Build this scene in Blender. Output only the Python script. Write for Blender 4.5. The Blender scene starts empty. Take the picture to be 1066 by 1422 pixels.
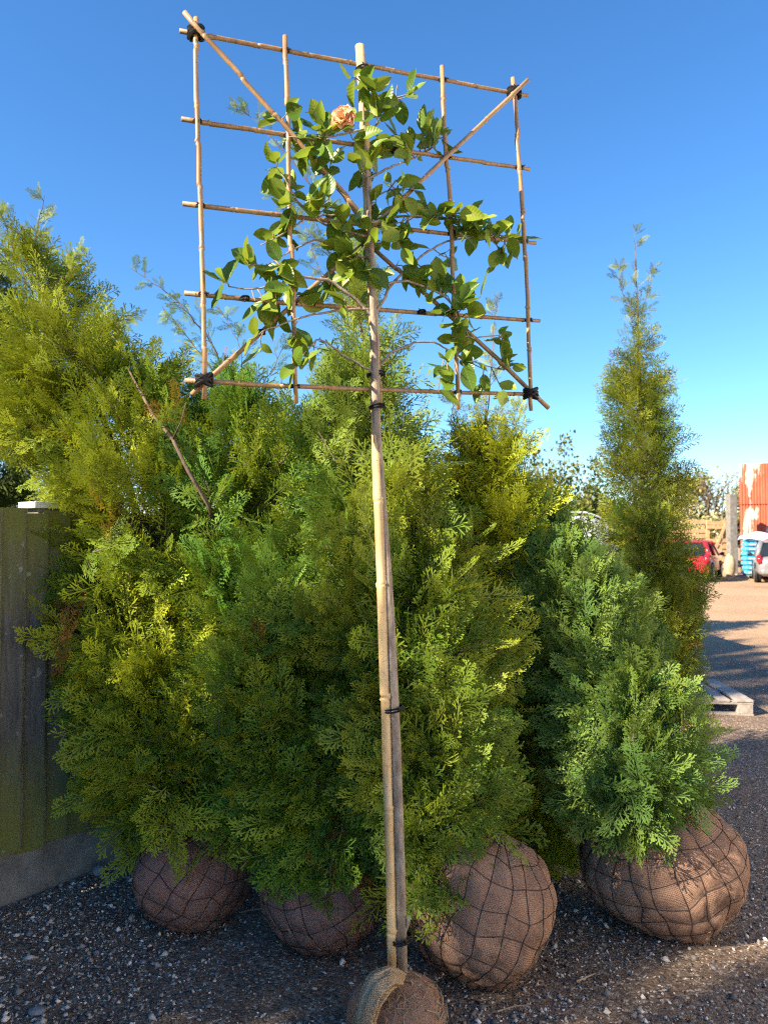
import bpy, math, random
import numpy as np
from mathutils import Vector, Matrix

# ------------------------------------------------------------------ camera, sky, sun, exposure
SC = bpy.context.scene
COL = SC.collection
CAMZ = 1.6
FPX = 1054.0                     # focal length in photograph pixels
PITCH = math.radians(1.85)
cam_d = bpy.data.cameras.new('camera'); cam = bpy.data.objects.new('camera', cam_d); COL.objects.link(cam)
cam.location = (0, 0, CAMZ); cam.rotation_euler = (math.radians(90) + PITCH, 0, 0)
cam_d.sensor_fit = 'VERTICAL'; cam_d.sensor_height = 36.0; cam_d.lens = FPX * 36.0 / 1422.0
cam_d.clip_start = 0.05; cam_d.clip_end = 2000
cam_d.dof.use_dof = True; cam_d.dof.focus_distance = 2.75; cam_d.dof.aperture_fstop = 4.5
SC.camera = cam
SUN_AZ = (-0.88, -0.475)         # plan direction towards the sun: left of and behind the camera
SUN_EL = math.radians(32)
W = bpy.data.worlds.new('World'); SC.world = W; W.use_nodes = True
nt = W.node_tree; nt.nodes.clear()
sky = nt.nodes.new('ShaderNodeTexSky'); sky.sky_type = 'NISHITA'; sky.sun_disc = False
sky.sun_elevation = SUN_EL; sky.sun_rotation = math.atan2(SUN_AZ[0], SUN_AZ[1])
sky.air_density = 1.0; sky.dust_density = 0.0; sky.ozone_density = 6.0; sky.altitude = 20
bg = nt.nodes.new('ShaderNodeBackground'); bg.inputs['Strength'].default_value = 0.085
wo = nt.nodes.new('ShaderNodeOutputWorld')
hs = nt.nodes.new('ShaderNodeHueSaturation'); hs.inputs['Saturation'].default_value = 1.14
nt.links.new(sky.outputs[0], hs.inputs['Color']); nt.links.new(hs.outputs[0], bg.inputs[0]); nt.links.new(bg.outputs[0], wo.inputs[0])
sd = bpy.data.lights.new('sun', 'SUN'); so = bpy.data.objects.new('sun', sd); COL.objects.link(so)
sd.energy = 5.0; sd.angle = math.radians(0.5); sd.color = (1.0, 0.86, 0.66)
_l = math.hypot(*SUN_AZ)
SDIR = Vector((SUN_AZ[0] / _l * math.cos(SUN_EL), SUN_AZ[1] / _l * math.cos(SUN_EL), math.sin(SUN_EL)))
so.rotation_euler = SDIR.to_track_quat('Z', 'Y').to_euler(); so.location = (-20, -10, 20)
SC.view_settings.view_transform = 'Standard'; SC.view_settings.look = 'None'
SC.view_settings.exposure = 1.65; SC.view_settings.gamma = 1.0; SC.view_settings.use_curve_mapping = False

SC.render.engine = 'CYCLES'; SC.cycles.use_denoising = False; SC.cycles.filter_width = 1.2
SC.cycles.max_bounces = 8; SC.cycles.sample_clamp_indirect = 4.0

# ------------------------------------------------------------------ helpers
def ray(px, py):
    x = (px - 533.0) / FPX; u = -(py - 711.0) / FPX
    c, s = math.cos(PITCH), math.sin(PITCH)
    return np.array([x, c - u * s, s + u * c])

def at(px, py, Y):
    r = ray(px, py)
    return np.array([0, 0, CAMZ]) + r * (Y / r[1])

def on_ground(px, py, z=0.0):
    r = ray(px, py)
    return np.array([0, 0, CAMZ]) + r * ((z - CAMZ) / r[2])

def nrm(a):
    a = np.asarray(a, float)
    return a / np.maximum(np.linalg.norm(a, axis=-1, keepdims=True), 1e-9)

class MB:
    """collects vertices and faces of one mesh"""
    def __init__(s): s.v = []; s.f = []; s.c = []; s.n = 0
    def add(s, v, f, c=None):
        v = np.asarray(v, float).reshape(-1, 3)
        s.v.append(v); k = s.n
        s.f.extend([tuple(int(i) + k for i in q) for q in f]); s.n += len(v)
        if c is not None: s.c.append(np.tile(np.asarray(c, float), (len(v), 1)))
        return s
    def box(s, c, size, R=None, taper=0.0):
        sx, sy, sz = [q / 2 for q in size]
        v = np.array([[x * sx, y * sy, z * sz] for z in (-1, 1) for y in (-1, 1) for x in (-1, 1)], float)
        if taper: v[4:, :2] *= (1 - taper)
        if R is not None: v = v @ np.asarray(R).T
        return s.add(v + np.asarray(c, float), [(0, 2, 3, 1), (4, 5, 7, 6), (0, 1, 5, 4), (2, 6, 7, 3), (0, 4, 6, 2), (1, 3, 7, 5)])
    def tube(s, pts, rad, n=6, cap=True, c=None, tw=0.0):
        pts = np.asarray(pts, float); m = len(pts)
        rad = np.full(m, rad, float) if np.isscalar(rad) else np.asarray(rad, float)
        T = np.zeros_like(pts); T[1:-1] = pts[2:] - pts[:-2]; T[0] = pts[1] - pts[0]; T[-1] = pts[-1] - pts[-2]
        T = nrm(T)
        ref = np.array([0.31, 0.9, 0.3]) if abs(T[0] @ nrm([0.31, 0.9, 0.3])) < 0.9 else np.array([1.0, 0.1, 0])
        U = nrm(np.cross(T, ref)); V = np.cross(T, U)
        a = np.arange(n) / n * 2 * math.pi + tw
        v = pts[:, None] + rad[:, None, None] * (np.cos(a)[None, :, None] * U[:, None] + np.sin(a)[None, :, None] * V[:, None])
        f = []
        for i in range(m - 1):
            for j in range(n):
                k = (j + 1) % n
                f.append((i * n + j, i * n + k, (i + 1) * n + k, (i + 1) * n + j))
        if cap:
            f.append(tuple(range(n - 1, -1, -1))); f.append(tuple(range((m - 1) * n, m * n)))
        return s.add(v.reshape(-1, 3), f, c)
    def build(s, name, mat, parent=None, org=None, smooth=False, bevel=0):
        v = np.concatenate(s.v) if s.v else np.zeros((0, 3))
        if org is not None: v = v - np.asarray(org)
        me = bpy.data.meshes.new(name); me.from_pydata(v.tolist(), [], s.f); me.update()
        if s.c and sum(len(x) for x in s.c) == len(v):
            a = me.color_attributes.new('tint', 'FLOAT_COLOR', 'POINT')
            cc = np.concatenate(s.c); cc = np.hstack([cc, np.ones((len(cc), 1))]) if cc.shape[1] == 3 else cc
            a.data.foreach_set('color', cc.astype(np.float32).ravel())
        if smooth: me.polygons.foreach_set('use_smooth', [True] * len(me.polygons))
        return link(name, me, mat, parent, bevel)

def link(name, me, mat, parent=None, bevel=0):
    o = bpy.data.objects.new(name, me); COL.objects.link(o)
    if mat is not None and not me.materials: me.materials.append(mat)
    if parent is not None: o.parent = parent
    if bevel:
        b = o.modifiers.new('bevel', 'BEVEL'); b.width = bevel; b.segments = 2; b.limit_method = 'ANGLE'
    return o

def np_mesh(name, v, tris, col=None, smooth=False):
    me = bpy.data.meshes.new(name); v = np.ascontiguousarray(v, np.float32); tris = np.ascontiguousarray(tris, np.int32)
    me.vertices.add(len(v)); me.vertices.foreach_set('co', v.ravel())
    me.loops.add(tris.size); me.loops.foreach_set('vertex_index', tris.ravel())
    me.polygons.add(len(tris)); me.polygons.foreach_set('loop_start', np.arange(0, tris.size, 3, dtype=np.int32))
    if smooth: me.polygons.foreach_set('use_smooth', np.ones(len(tris), bool))
    me.update(calc_edges=True)
    if col is not None:
        a = me.color_attributes.new('tint', 'FLOAT_COLOR', 'POINT')
        a.data.foreach_set('color', np.hstack([col, np.ones((len(col), 1))]).astype(np.float32).ravel())
    return me

def tag(o, label=None, cat=None, group=None, kind=None):
    if label: o['label'] = label
    if cat: o['category'] = cat
    if group: o['group'] = group
    if kind: o['kind'] = kind
    return o

def empty(name, loc, rz=0.0):
    o = bpy.data.objects.new(name, None); COL.objects.link(o)
    o.location = tuple(float(q) for q in loc); o.rotation_euler = (0, 0, rz); o.empty_display_size = 0.1
    return o

def copy_tree(o, parent=None):
    c = o.copy(); COL.objects.link(c); c.parent = parent
    for ch in list(o.children): copy_tree(ch, c)
    return c

def snoise(rng, dim=3, n=6, f=1.0):
    """cheap smooth random field made of sines"""
    K = rng.normal(0, f, (n, dim)); ph = rng.uniform(0, 6.28, n); A = rng.uniform(.5, 1, n); A /= A.sum()
    return lambda p: (np.sin(np.asarray(p) @ K.T + ph) * A).sum(-1)

# ------------------------------------------------------------------ materials
class NT:
    def __init__(s, name):
        s.m = bpy.data.materials.new(name); s.m.use_nodes = True; s.t = s.m.node_tree; s.t.nodes.clear()
        s.out = s.n('ShaderNodeOutputMaterial'); s.b = s.n('ShaderNodeBsdfPrincipled'); s.l(s.b.outputs[0], s.out.inputs[0])
    def n(s, t, **k):
        x = s.t.nodes.new(t)
        for a, b in k.items(): setattr(x, a, b)
        return x
    def l(s, a, b): s.t.links.new(a, b)
    def coord(s, out='Object', scale=None):
        c = s.n('ShaderNodeTexCoord').outputs[out]
        if scale is None: return c
        m = s.n('ShaderNodeMapping'); m.inputs['Scale'].default_value = scale; s.l(c, m.inputs[0]); return m.outputs[0]
    def noise(s, v, scale, detail=4, rough=.55, dist=0):
        x = s.n('ShaderNodeTexNoise'); s.l(v, x.inputs['Vector'])
        x.inputs['Scale'].default_value = scale; x.inputs['Detail'].default_value = detail
        x.inputs['Roughness'].default_value = rough; x.inputs['Distortion'].default_value = dist
        return x.outputs[0]
    def ramp(s, f, stops):
        r = s.n('ShaderNodeValToRGB'); e = r.color_ramp.elements
        while len(e) < len(stops): e.new(.5)
        for q, (p, c) in zip(e, stops): q.position = p; q.color = (*c, 1) if len(c) == 3 else c
        s.l(f, r.inputs[0]); return r.outputs[0]
    def mix(s, fac, a, b, mode='MIX'):
        x = s.n('ShaderNodeMix', data_type='RGBA', blend_type=mode)
        for q, sock in ((fac, x.inputs[0]), (a, x.inputs[6]), (b, x.inputs[7])):
            if hasattr(q, 'links'): s.l(q, sock)
            else: sock.default_value = q if np.isscalar(q) else (*q, 1)
        return x.outputs[2]
    def math(s, op, a, b=0.0):
        x = s.n('ShaderNodeMath', operation=op)
        for q, sock in ((a, x.inputs[0]), (b, x.inputs[1])):
            if hasattr(q, 'links'): s.l(q, sock)
            else: sock.default_value = q
        return x.outputs[0]
    def bump(s, h, strength=.5, dist=.01):
        x = s.n('ShaderNodeBump'); x.inputs['Strength'].default_value = strength; x.inputs['Distance'].default_value = dist
        s.l(h, x.inputs['Height']); s.l(x.outputs[0], s.b.inputs['Normal'])
    def base(s, c, rough=.7, spec=.3, metal=0):
        if hasattr(c, 'links'): s.l(c, s.b.inputs['Base Color'])
        else: s.b.inputs['Base Color'].default_value = (*c, 1)
        s.b.inputs['Roughness'].default_value = rough; s.b.inputs['Specular IOR Level'].default_value = spec
        s.b.inputs['Metallic'].default_value = metal

def plain(name, c1, c2=None, scale=8.0, rough=.7, spec=.3, metal=0, bump=0.0, stretch=(1, 1, 1), coord='Object'):
    t = NT(name); v = t.coord(coord, stretch)
    if c2 is None: c2 = tuple(q * .75 for q in c1)
    f = t.noise(v, scale, 6, .6)
    t.base(t.ramp(f, [(.3, c2), (.7, c1)]), rough, spec, metal)
    if bump: t.bump(t.noise(v, scale * 3, 5, .6), bump, .01)
    return t.m

def leaf_mat(name, tint_gain=1.0, trans=.35, tcol=(.30, .36, .03), rough=.5, spec=.35):
    t = NT(name); a = t.n('ShaderNodeAttribute', attribute_name='tint')
    t.base(a.outputs['Color'], rough, spec)
    tr = t.n('ShaderNodeBsdfTranslucent'); t.l(t.mix(.45, a.outputs['Color'], tcol), tr.inputs[0])
    mx = t.n('ShaderNodeMixShader'); mx.inputs[0].default_value = trans
    t.l(t.b.outputs[0], mx.inputs[1]); t.l(tr.outputs[0], mx.inputs[2]); t.l(mx.outputs[0], t.out.inputs[0])
    return t.m

M = {}
M['needle'] = leaf_mat('conifer_foliage', trans=.24, rough=.6, spec=.16, tcol=(.38, .42, .02))
M['bark'] = plain('conifer_bark', (.20, .15, .11), (.07, .05, .04), 30, .9, .1, bump=.5, stretch=(1, 1, .3))
M['greybark'] = plain('camellia_bark', (.40, .34, .26), (.16, .12, .09), 40, .8, .2, bump=.4, stretch=(1, 1, .35))
M['black'] = plain('black_strap', (.012, .012, .013), None, 20, .55, .3)
M['wire'] = plain('netting_wire', (.05, .036, .03), None, 20, .7, .3)
M['twine'] = plain('twine_fibre', (.42, .32, .20), (.25, .18, .11), 60, .9, .1)

def bamboo_mat(name, c1, c2, stain):
    t = NT(name); v = t.coord('Object')
    f = t.noise(t.coord('Object', (9, 9, 1.3)), 6, 5, .6)
    sp = t.noise(v, 120, 3, .6)
    c = t.ramp(f, [(.3, c2), (.62, c1)])
    c = t.mix(t.ramp(sp, [(.62, (0, 0, 0)), (.72, (1, 1, 1))]), c, stain)
    g = t.noise(v, 2.3, 3, .6)
    c = t.mix(t.math('MULTIPLY', t.ramp(g, [(.5, (0, 0, 0)), (.75, (1, 1, 1))]), .6), c, stain)
    t.base(c, .42, .4); t.bump(t.noise(t.coord('Object', (60, 60, 4)), 4, 3), .12, .003)
    return t.m
M['cane'] = bamboo_mat('bamboo_cane', (.40, .255, .12), (.27, .155, .075), (.10, .058, .035))
M['pole'] = bamboo_mat('bamboo_pole', (.60, .44, .22), (.48, .32, .14), (.20, .12, .07))

def burlap_mat(name, c1, c2, dirt):
    t = NT(name); v = t.coord('UV')
    w1 = t.n('ShaderNodeTexWave', bands_direction='X'); w2 = t.n('ShaderNodeTexWave', bands_direction='Y')
    for w in (w1, w2):
        t.l(v, w.inputs[0]); w.inputs['Scale'].default_value = 60; w.inputs['Distortion'].default_value = 1.6
        w.inputs['Detail'].default_value = 2; w.inputs['Detail Scale'].default_value = 1.5
    o = t.coord('Object')
    weave = t.math('MAXIMUM', w1.outputs[1], w2.outputs[1])
    f = t.noise(o, 7, 6, .65)
    c = t.ramp(f, [(.32, c2), (.66, c1)])
    c = t.mix(t.ramp(weave, [(.15, (.55, .55, .55)), (.8, (0, 0, 0))]), c, tuple(q * .45 for q in c2))
    d = t.noise(o, 4.3, 5, .7)
    c = t.mix(t.ramp(d, [(.55, (0, 0, 0)), (.68, (.85, .85, .85))]), c, dirt)
    t.base(c, .95, .08)
    h = t.math('ADD', t.math('MULTIPLY', weave, .35), t.noise(o, 26, 6, .65))
    t.bump(h, .75, .012)
    return t.m
M['burlap'] = burlap_mat('hessian_brown', (.44, .27, .18), (.27, .16, .115), (.085, .055, .042))
M['burlap2'] = burlap_mat('hessian_purple_brown', (.36, .21, .165), (.23, .13, .105), (.10, .065, .055))
M['burlap3'] = burlap_mat('hessian_pale', (.52, .38, .23), (.38, .26, .155), (.26, .18, .11))

def ground_mat():
    t = NT('yard_ground'); v = t.coord('Object')
    sep = t.n('ShaderNodeSeparateXYZ'); t.l(v, sep.inputs[0])
    big = t.noise(v, .9, 5, .6); fine = t.noise(v, 38, 6, .7); mid = t.noise(v, 5, 5, .65)
    vo = t.n('ShaderNodeTexVoronoi'); vo.inputs['Scale'].default_value = 95; t.l(v, vo.inputs['Vector'])
    vs = t.n('ShaderNodeSeparateColor'); t.l(vo.outputs['Color'], vs.inputs[0])
    soil = t.ramp(mid, [(.3, (.13, .085, .062)), (.7, (.26, .175, .115))])
    stones = t.ramp(vs.outputs[0], [(.0, (.06, .045, .038)), (.55, (.18, .135, .105)), (.86, (.30, .235, .18)), (.97, (.60, .52, .42))])
    near = t.mix(t.ramp(fine, [(.40, (0, 0, 0)), (.56, (1, 1, 1))]), soil, stones)
    sand = t.ramp(t.noise(v, .35, 6, .65), [(.3, (.36, .225, .13)), (.7, (.50, .34, .21))])
    sand = t.mix(t.ramp(fine, [(.45, (0, 0, 0)), (.7, (.5, .5, .5))]), sand, (.22, .15, .10))
    fy = t.math('ADD', t.math('MULTIPLY', t.math('SUBTRACT', sep.outputs[1], 8.5), .25), t.math('MULTIPLY', t.math('SUBTRACT', big, .5), 1.6))
    by = t.math('MULTIPLY', t.math('SUBTRACT', 1.6, sep.outputs[1]), 1.2)  # unseen ground behind the camera is paled to sand for bounce light
    c = t.mix(t.ramp(t.math('MAXIMUM', fy, by), [(.0, (0, 0, 0)), (1., (1, 1, 1))]), near, sand)
    t.base(c, .95, .15)
    t.bump(t.math('ADD', t.math('MULTIPLY', vo.outputs['Distance'], -.7), t.math('ADD', fine, t.math('MULTIPLY', mid, 2.0))), .7, .012)
    return t.m
M['ground'] = ground_mat()

def attr_mat(name, rough=.8, spec=.25):
    t = NT(name); a = t.n('ShaderNodeAttribute', attribute_name='tint'); v = t.coord('Object')
    n = t.noise(v, 150, 4, .6)
    t.base(t.mix(t.math('MULTIPLY', n, .25), a.outputs['Color'], (.06, .052, .045)), rough, spec); return t.m
M['pebble'] = attr_mat('pebbles')

def fence_mat():
    t = NT('mossy_fence_board'); v = t.coord('Object'); oi = t.n('ShaderNodeObjectInfo')
    add = t.n('ShaderNodeVectorMath', operation='ADD'); t.l(v, add.inputs[0])
    cmb = t.n('ShaderNodeCombineXYZ'); t.l(t.math('MULTIPLY', oi.outputs['Random'], 40.0), cmb.inputs[0]); t.l(cmb.outputs[0], add.inputs[1])
    p = add.outputs[0]
    mp = t.n('ShaderNodeMapping'); mp.inputs['Scale'].default_value = (14, 14, 1.1); t.l(p, mp.inputs[0])
    g = t.noise(mp.outputs[0], 5, 6, .65)
    c = t.ramp(g, [(.3, (.065, .065, .058)), (.7, (.15, .148, .13))])
    sep = t.n('ShaderNodeSeparateXYZ'); t.l(v, sep.inputs[0])
    # algae where the boards stay damp: top ends and feet
    hz = t.math('ABSOLUTE', t.math('SUBTRACT', sep.outputs[2], .78))
    al = t.math('ADD', t.math('MULTIPLY', hz, 1.0), t.math('MULTIPLY', t.noise(p, 3.5, 5, .7), .75))
    c = t.mix(t.ramp(al, [(.60, (0, 0, 0)), (1.2, (.85, .85, .85))]), c, (.15, .165, .035))
    li = t.noise(p, 16, 3, .5, .6)
    c = t.mix(t.ramp(li, [(.69, (0, 0, 0)), (.73, (.6, .6, .6))]), c, (.30, .33, .28))
    t.base(c, .9, .15); t.bump(g, .4, .006)
    return t.m
M['fence'] = fence_mat()
M['fence_edge'] = plain('board_edge_highlight', (.24, .25, .17), (.10, .11, .07), 9, .9, .15, bump=.3, stretch=(6, 6, .8))  # pale edge colour paints in a highlight to give the boards relief
M['concrete'] = plain('weathered_concrete', (.25, .235, .20), (.13, .125, .11), 9, .92, .15, bump=.5)
M['greywood'] = plain('weathered_pallet_wood', (.42, .37, .33), (.22, .19, .17), 7, .9, .15, bump=.3, stretch=(3, 3, 3))
M['gatewood'] = plain('orange_gate_wood', (.55, .36, .19), (.38, .23, .12), 6, .8, .2)
M['pilepole'] = plain('peeled_post_wood', (.50, .40, .26), (.34, .26, .17), 8, .8, .2)
M['whitecap'] = plain('white_paint', (.75, .75, .73), (.6, .6, .58), 8, .6, .3)
M['render'] = plain('white_render', (.80, .78, .74), (.70, .68, .64), 2, .85, .2, bump=.2)
M['stone'] = plain('grey_stone', (.26, .26, .26), (.12, .12, .125), 14, .9, .2, bump=.5)
M['tyre'] = plain('tyre_rubber', (.018, .018, .019), None, 20, .8, .2)
M['rim'] = plain('wheel_metal', (.45, .45, .46), (.3, .3, .3), 10, .35, .5, .7)
M['glass'] = plain('car_glass', (.02, .026, .03), (.012, .015, .018), 3, .06, .6)
M['redpaint'] = plain('red_car_paint', (.50, .022, .035), (.42, .016, .028), 3, .18, .6)
M['greypaint'] = plain('silver_grey_car_paint', (.30, .295, .29), (.25, .245, .24), 3, .25, .6, .35)
M['redlens'] = plain('tail_light_lens', (.55, .02, .03), (.4, .01, .02), 8, .15, .5)
M['plate'] = plain('number_plate', (.75, .60, .06), (.7, .55, .05), 4, .4, .4)
M['bluebag'] = plain('blue_bag_plastic', (.05, .38, .60), (.10, .50, .70), 9, .35, .5)
M['whitefilm'] = plain('white_plastic_film', (.72, .74, .78), (.55, .57, .62), 3, .4, .4, bump=.4)
M['blackplastic'] = plain('black_trim', (.02, .02, .022), None, 9, .5, .4)

def barn_mat():
    t = NT('rusted_red_corrugated_sheet'); v = t.coord('Object')
    a = t.noise(t.coord('Object', (1.4, 1, .45)), 1.1, 6, .6); b = t.noise(t.coord('Object', (5, 1, .8)), 1.3, 4, .6)
    c = t.ramp(b, [(.3, (.36, .070, .035)), (.7, (.48, .115, .06))])
    c = t.mix(t.ramp(a, [(.50, (0, 0, 0)), (.54, (1, 1, 1))]), c, t.ramp(b, [(.35, (.55, .42, .33)), (.7, (.62, .55, .48))]))
    t.base(c, .75, .3); return t.m
M['barn'] = barn_mat()

# ------------------------------------------------------------------ ground
def build_ground():
    def axis(lo, hi, dense_lo, dense_hi, n):
        a = np.linspace(dense_lo, dense_hi, n)
        l = dense_lo - np.geomspace(.2, dense_lo - lo, 26); r = dense_hi + np.geomspace(.2, hi - dense_hi, 26)
        return np.concatenate([l[::-1], a, r])
    X = axis(-600, 600, -4, 6, 130); Y = axis(-300, 900, .5, 8, 110)
    rng = np.random.default_rng(3); f1 = snoise(rng, 2, 8, 1.6); f2 = snoise(rng, 2, 10, 7.0)
    gx, gy = np.meshgrid(X, Y); p = np.stack([gx, gy], -1)
    z = f1(p) * .014 + f2(p) * .007
    v = np.stack([gx, gy, z], -1).reshape(-1, 3); nx = len(X); ny = len(Y)
    i = (np.arange(ny - 1)[:, None] * nx + np.arange(nx - 1)[None]).ravel()
    t = np.concatenate([np.stack([i, i + 1, i + nx + 1], 1), np.stack([i, i + nx + 1, i + nx], 1)])
    o = link('ground', np_mesh('ground', v, t, None, True), M['ground']); tag(o, kind='structure')
    return lambda x, y: float(f1(np.array([x, y])) * .014 + f2(np.array([x, y])) * .007), f1, f2
gz, GF1, GF2 = build_ground()

# ------------------------------------------------------------------ fence at the left
FD = nrm(np.array([.594, .805, 0])); FN = np.array([FD[1], -FD[0], 0])     # along / towards the yard
F0 = np.array([-1.67, 3.31, 0])
def fence():
    root = empty('board_fence', F0)
    tag(root, 'dark mossy featheredge board fence on a concrete gravel board beside the conifers', 'fence')
    Rm = np.stack([FD, -FN, [0, 0, 1]], 1)       # local x along, y away from yard
    rng = random.Random(4)
    bw = .108; prof = []
    me = None
    for k in range(-34, 22):
        s = k * bw
        if me is None:
            mb = MB(); h0, h1 = .215, 1.715
            # featheredge: thick edge 20 mm on the right, thin 6 mm on the left, overlapping
            ov = .022
            sec = [(-ov, -.004), (bw - .016, -.030), (bw, -.020), (bw, -.0035), (-ov, .0015)]
            v = []
            for z in (0, h1 - h0):
                for (x, y) in sec: v.append(np.array([x, y, z]))
            f = [(0, 1, 6, 5), (1, 2, 7, 6), (2, 3, 8, 7), (3, 4, 9, 8), (4, 0, 5, 9), (4, 3, 2, 1, 0), (5, 6, 7, 8, 9)]
            mb.add(np.array(v) @ Rm.T, f); o = mb.build('board', M['fence'], root); me = o.data
            me.materials.append(M['fence_edge']); me.polygons[1].material_index = 1
        else:
            o = link('board', me, None, root)
        j = rng.uniform(-.012, .012)
        o.location = tuple(FD * s + np.array([0, 0, .215 + j]) + FN * rng.uniform(-.003, .004))
        o.rotation_euler = (0, 0, rng.uniform(-.012, .012))
    for a, b in ((-4.0, -1.62), (-1.58, 2.6)):
        mb = MB(); mb.box(F0 + FD * (a + b) / 2 - FN * .03 + np.array([0, 0, .095]), (b - a, .05, .27), Rm)
        mb.build('gravel_board', M['concrete'], root, F0, bevel=.006)
    for z in (.5, 1.45):
        mb = MB(); mb.box(F0 + FD * -.7 - FN * .045 + np.array([0, 0, z]), (6.5, .05, .08), Rm)
        mb.build('rail', M['fence'], root, F0)
    for s in (-3.98, -1.7, .24, 1.98):
        mb = MB(); mb.box(F0 + FD * s - FN * .085 + np.array([0, 0, .86]), (.1, .1, 1.74), Rm)
        p = mb.build('post', M['concrete'], root, F0, bevel=.006)
        mb = MB(); mb.box(F0 + FD * s - FN * .085 + np.array([0, 0, 1.745]), (.16, .15, .03), Rm)
        mb.build('post_cap', M['whitecap'], p, F0, bevel=.004)
fence()

# ------------------------------------------------------------------ conifers
def spray_template(seed, nb=9, side=3, detail=True):
    """flat scale-leaf frond, length 1 along +Y, returns verts, tris, tip weight"""
    r = np.random.default_rng(seed); V = []; T = []; Wt = []
    bend = r.uniform(-.16, .16); droop = r.uniform(.02, .22)
    def pt(x, y): return np.array([x + bend * y * y, y, -droop * y * y + .25 * abs(x) * (-.5)])
    def poly(pts, ws):
        k = len(V); V.extend(pts); Wt.extend(ws)
        for i in range(1, len(pts) - 1): T.append((k, k + i, k + i + 1))
    poly([pt(-.012, 0), pt(.012, 0), pt(.006, .9), pt(-.006, .9)], [0, 0, .6, .6])
    for i in range(nb * 2):
        t = .05 + .90 * (i + r.uniform(-.25, .25)) / (nb * 2); sg = 1 if i % 2 else -1
        L = (.36 * (1 - t) ** .8 + .10) * r.uniform(.65, 1.2) * (1.0 if t > .18 else .7)
        a = math.radians(r.uniform(34, 56)) * sg
        dx, dy = math.sin(a), math.cos(a); w = .017 if detail else .045
        b = np.array([0, t]); e = b + L * np.array([dx, dy]); mid = b + .62 * L * np.array([dx, dy])
        nx, ny = dy * w, -dx * w
        if detail:
            poly([pt(*b), pt(mid[0] + nx, mid[1] + ny), pt(e[0] + nx * .5, e[1] + ny * .5), pt(e[0] - nx * .5, e[1] - ny * .5), pt(mid[0] - nx, mid[1] - ny)], [.1, .5, 1, 1, .5])
        else:
            poly([pt(*b), pt(mid[0] + nx, mid[1] + ny), pt(*e), pt(mid[0] - nx, mid[1] - ny)], [.1, .5, 1, .5])
        for j in range(side):
            q = (j + .55 + r.uniform(-.2, .2)) / (side + .3); c = b + q * L * np.array([dx, dy])
            l2 = (.13 * (1 - q) + .055) * (.55 + L * 1.5) * r.uniform(.75, 1.25); a2 = a + math.radians(r.uniform(32, 52)) * (1 if (j + i // 2) % 2 else -1)
            ex, ey = c + l2 * np.array([math.sin(a2), math.cos(a2)])
            ww = .020; ox, oy = math.cos(a2) * ww, -math.sin(a2) * ww
            poly([pt(c[0], c[1]), pt(ex + ox * .7, ey + oy * .7), pt(ex - ox * .7, ey - oy * .7)], [.4, 1, 1])
    return np.array(V), np.array(T), np.array(Wt)

SPRAYS_HI = [spray_template(100 + i, 8, 4) for i in range(9)]
SPRAYS_MD = [spray_template(200 + i, 6, 2) for i in range(5)]
SPRAYS_LO = [spray_template(300 + i, 5, 0, False) for i in range(4)]

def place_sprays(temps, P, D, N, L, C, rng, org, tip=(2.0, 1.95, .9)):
    D = nrm(D); N = nrm(N - (N * D).sum(-1, keepdims=True) * D); X = np.cross(D, N)
    which = rng.integers(0, len(temps), len(P)); VV = []; TT = []; CC = []; k = 0
    tip = np.array(tip)
    for w, (v, t, wt) in enumerate(temps):
        m = which == w
        if not m.any(): continue
        B = np.stack([X[m], D[m], N[m]], 1) * L[m][:, None, None]
        q = np.einsum('vi,nij->nvj', v, B) + (P[m] - org)[:, None]
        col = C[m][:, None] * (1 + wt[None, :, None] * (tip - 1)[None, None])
        n = m.sum(); VV.append(q.reshape(-1, 3)); CC.append(col.reshape(-1, 3))
        TT.append((t[None] + (np.arange(n) * len(v))[:, None, None] + k).reshape(-1, 3)); k += n * len(v)
    return np.concatenate(VV), np.concatenate(TT), np.concatenate(CC)

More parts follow.
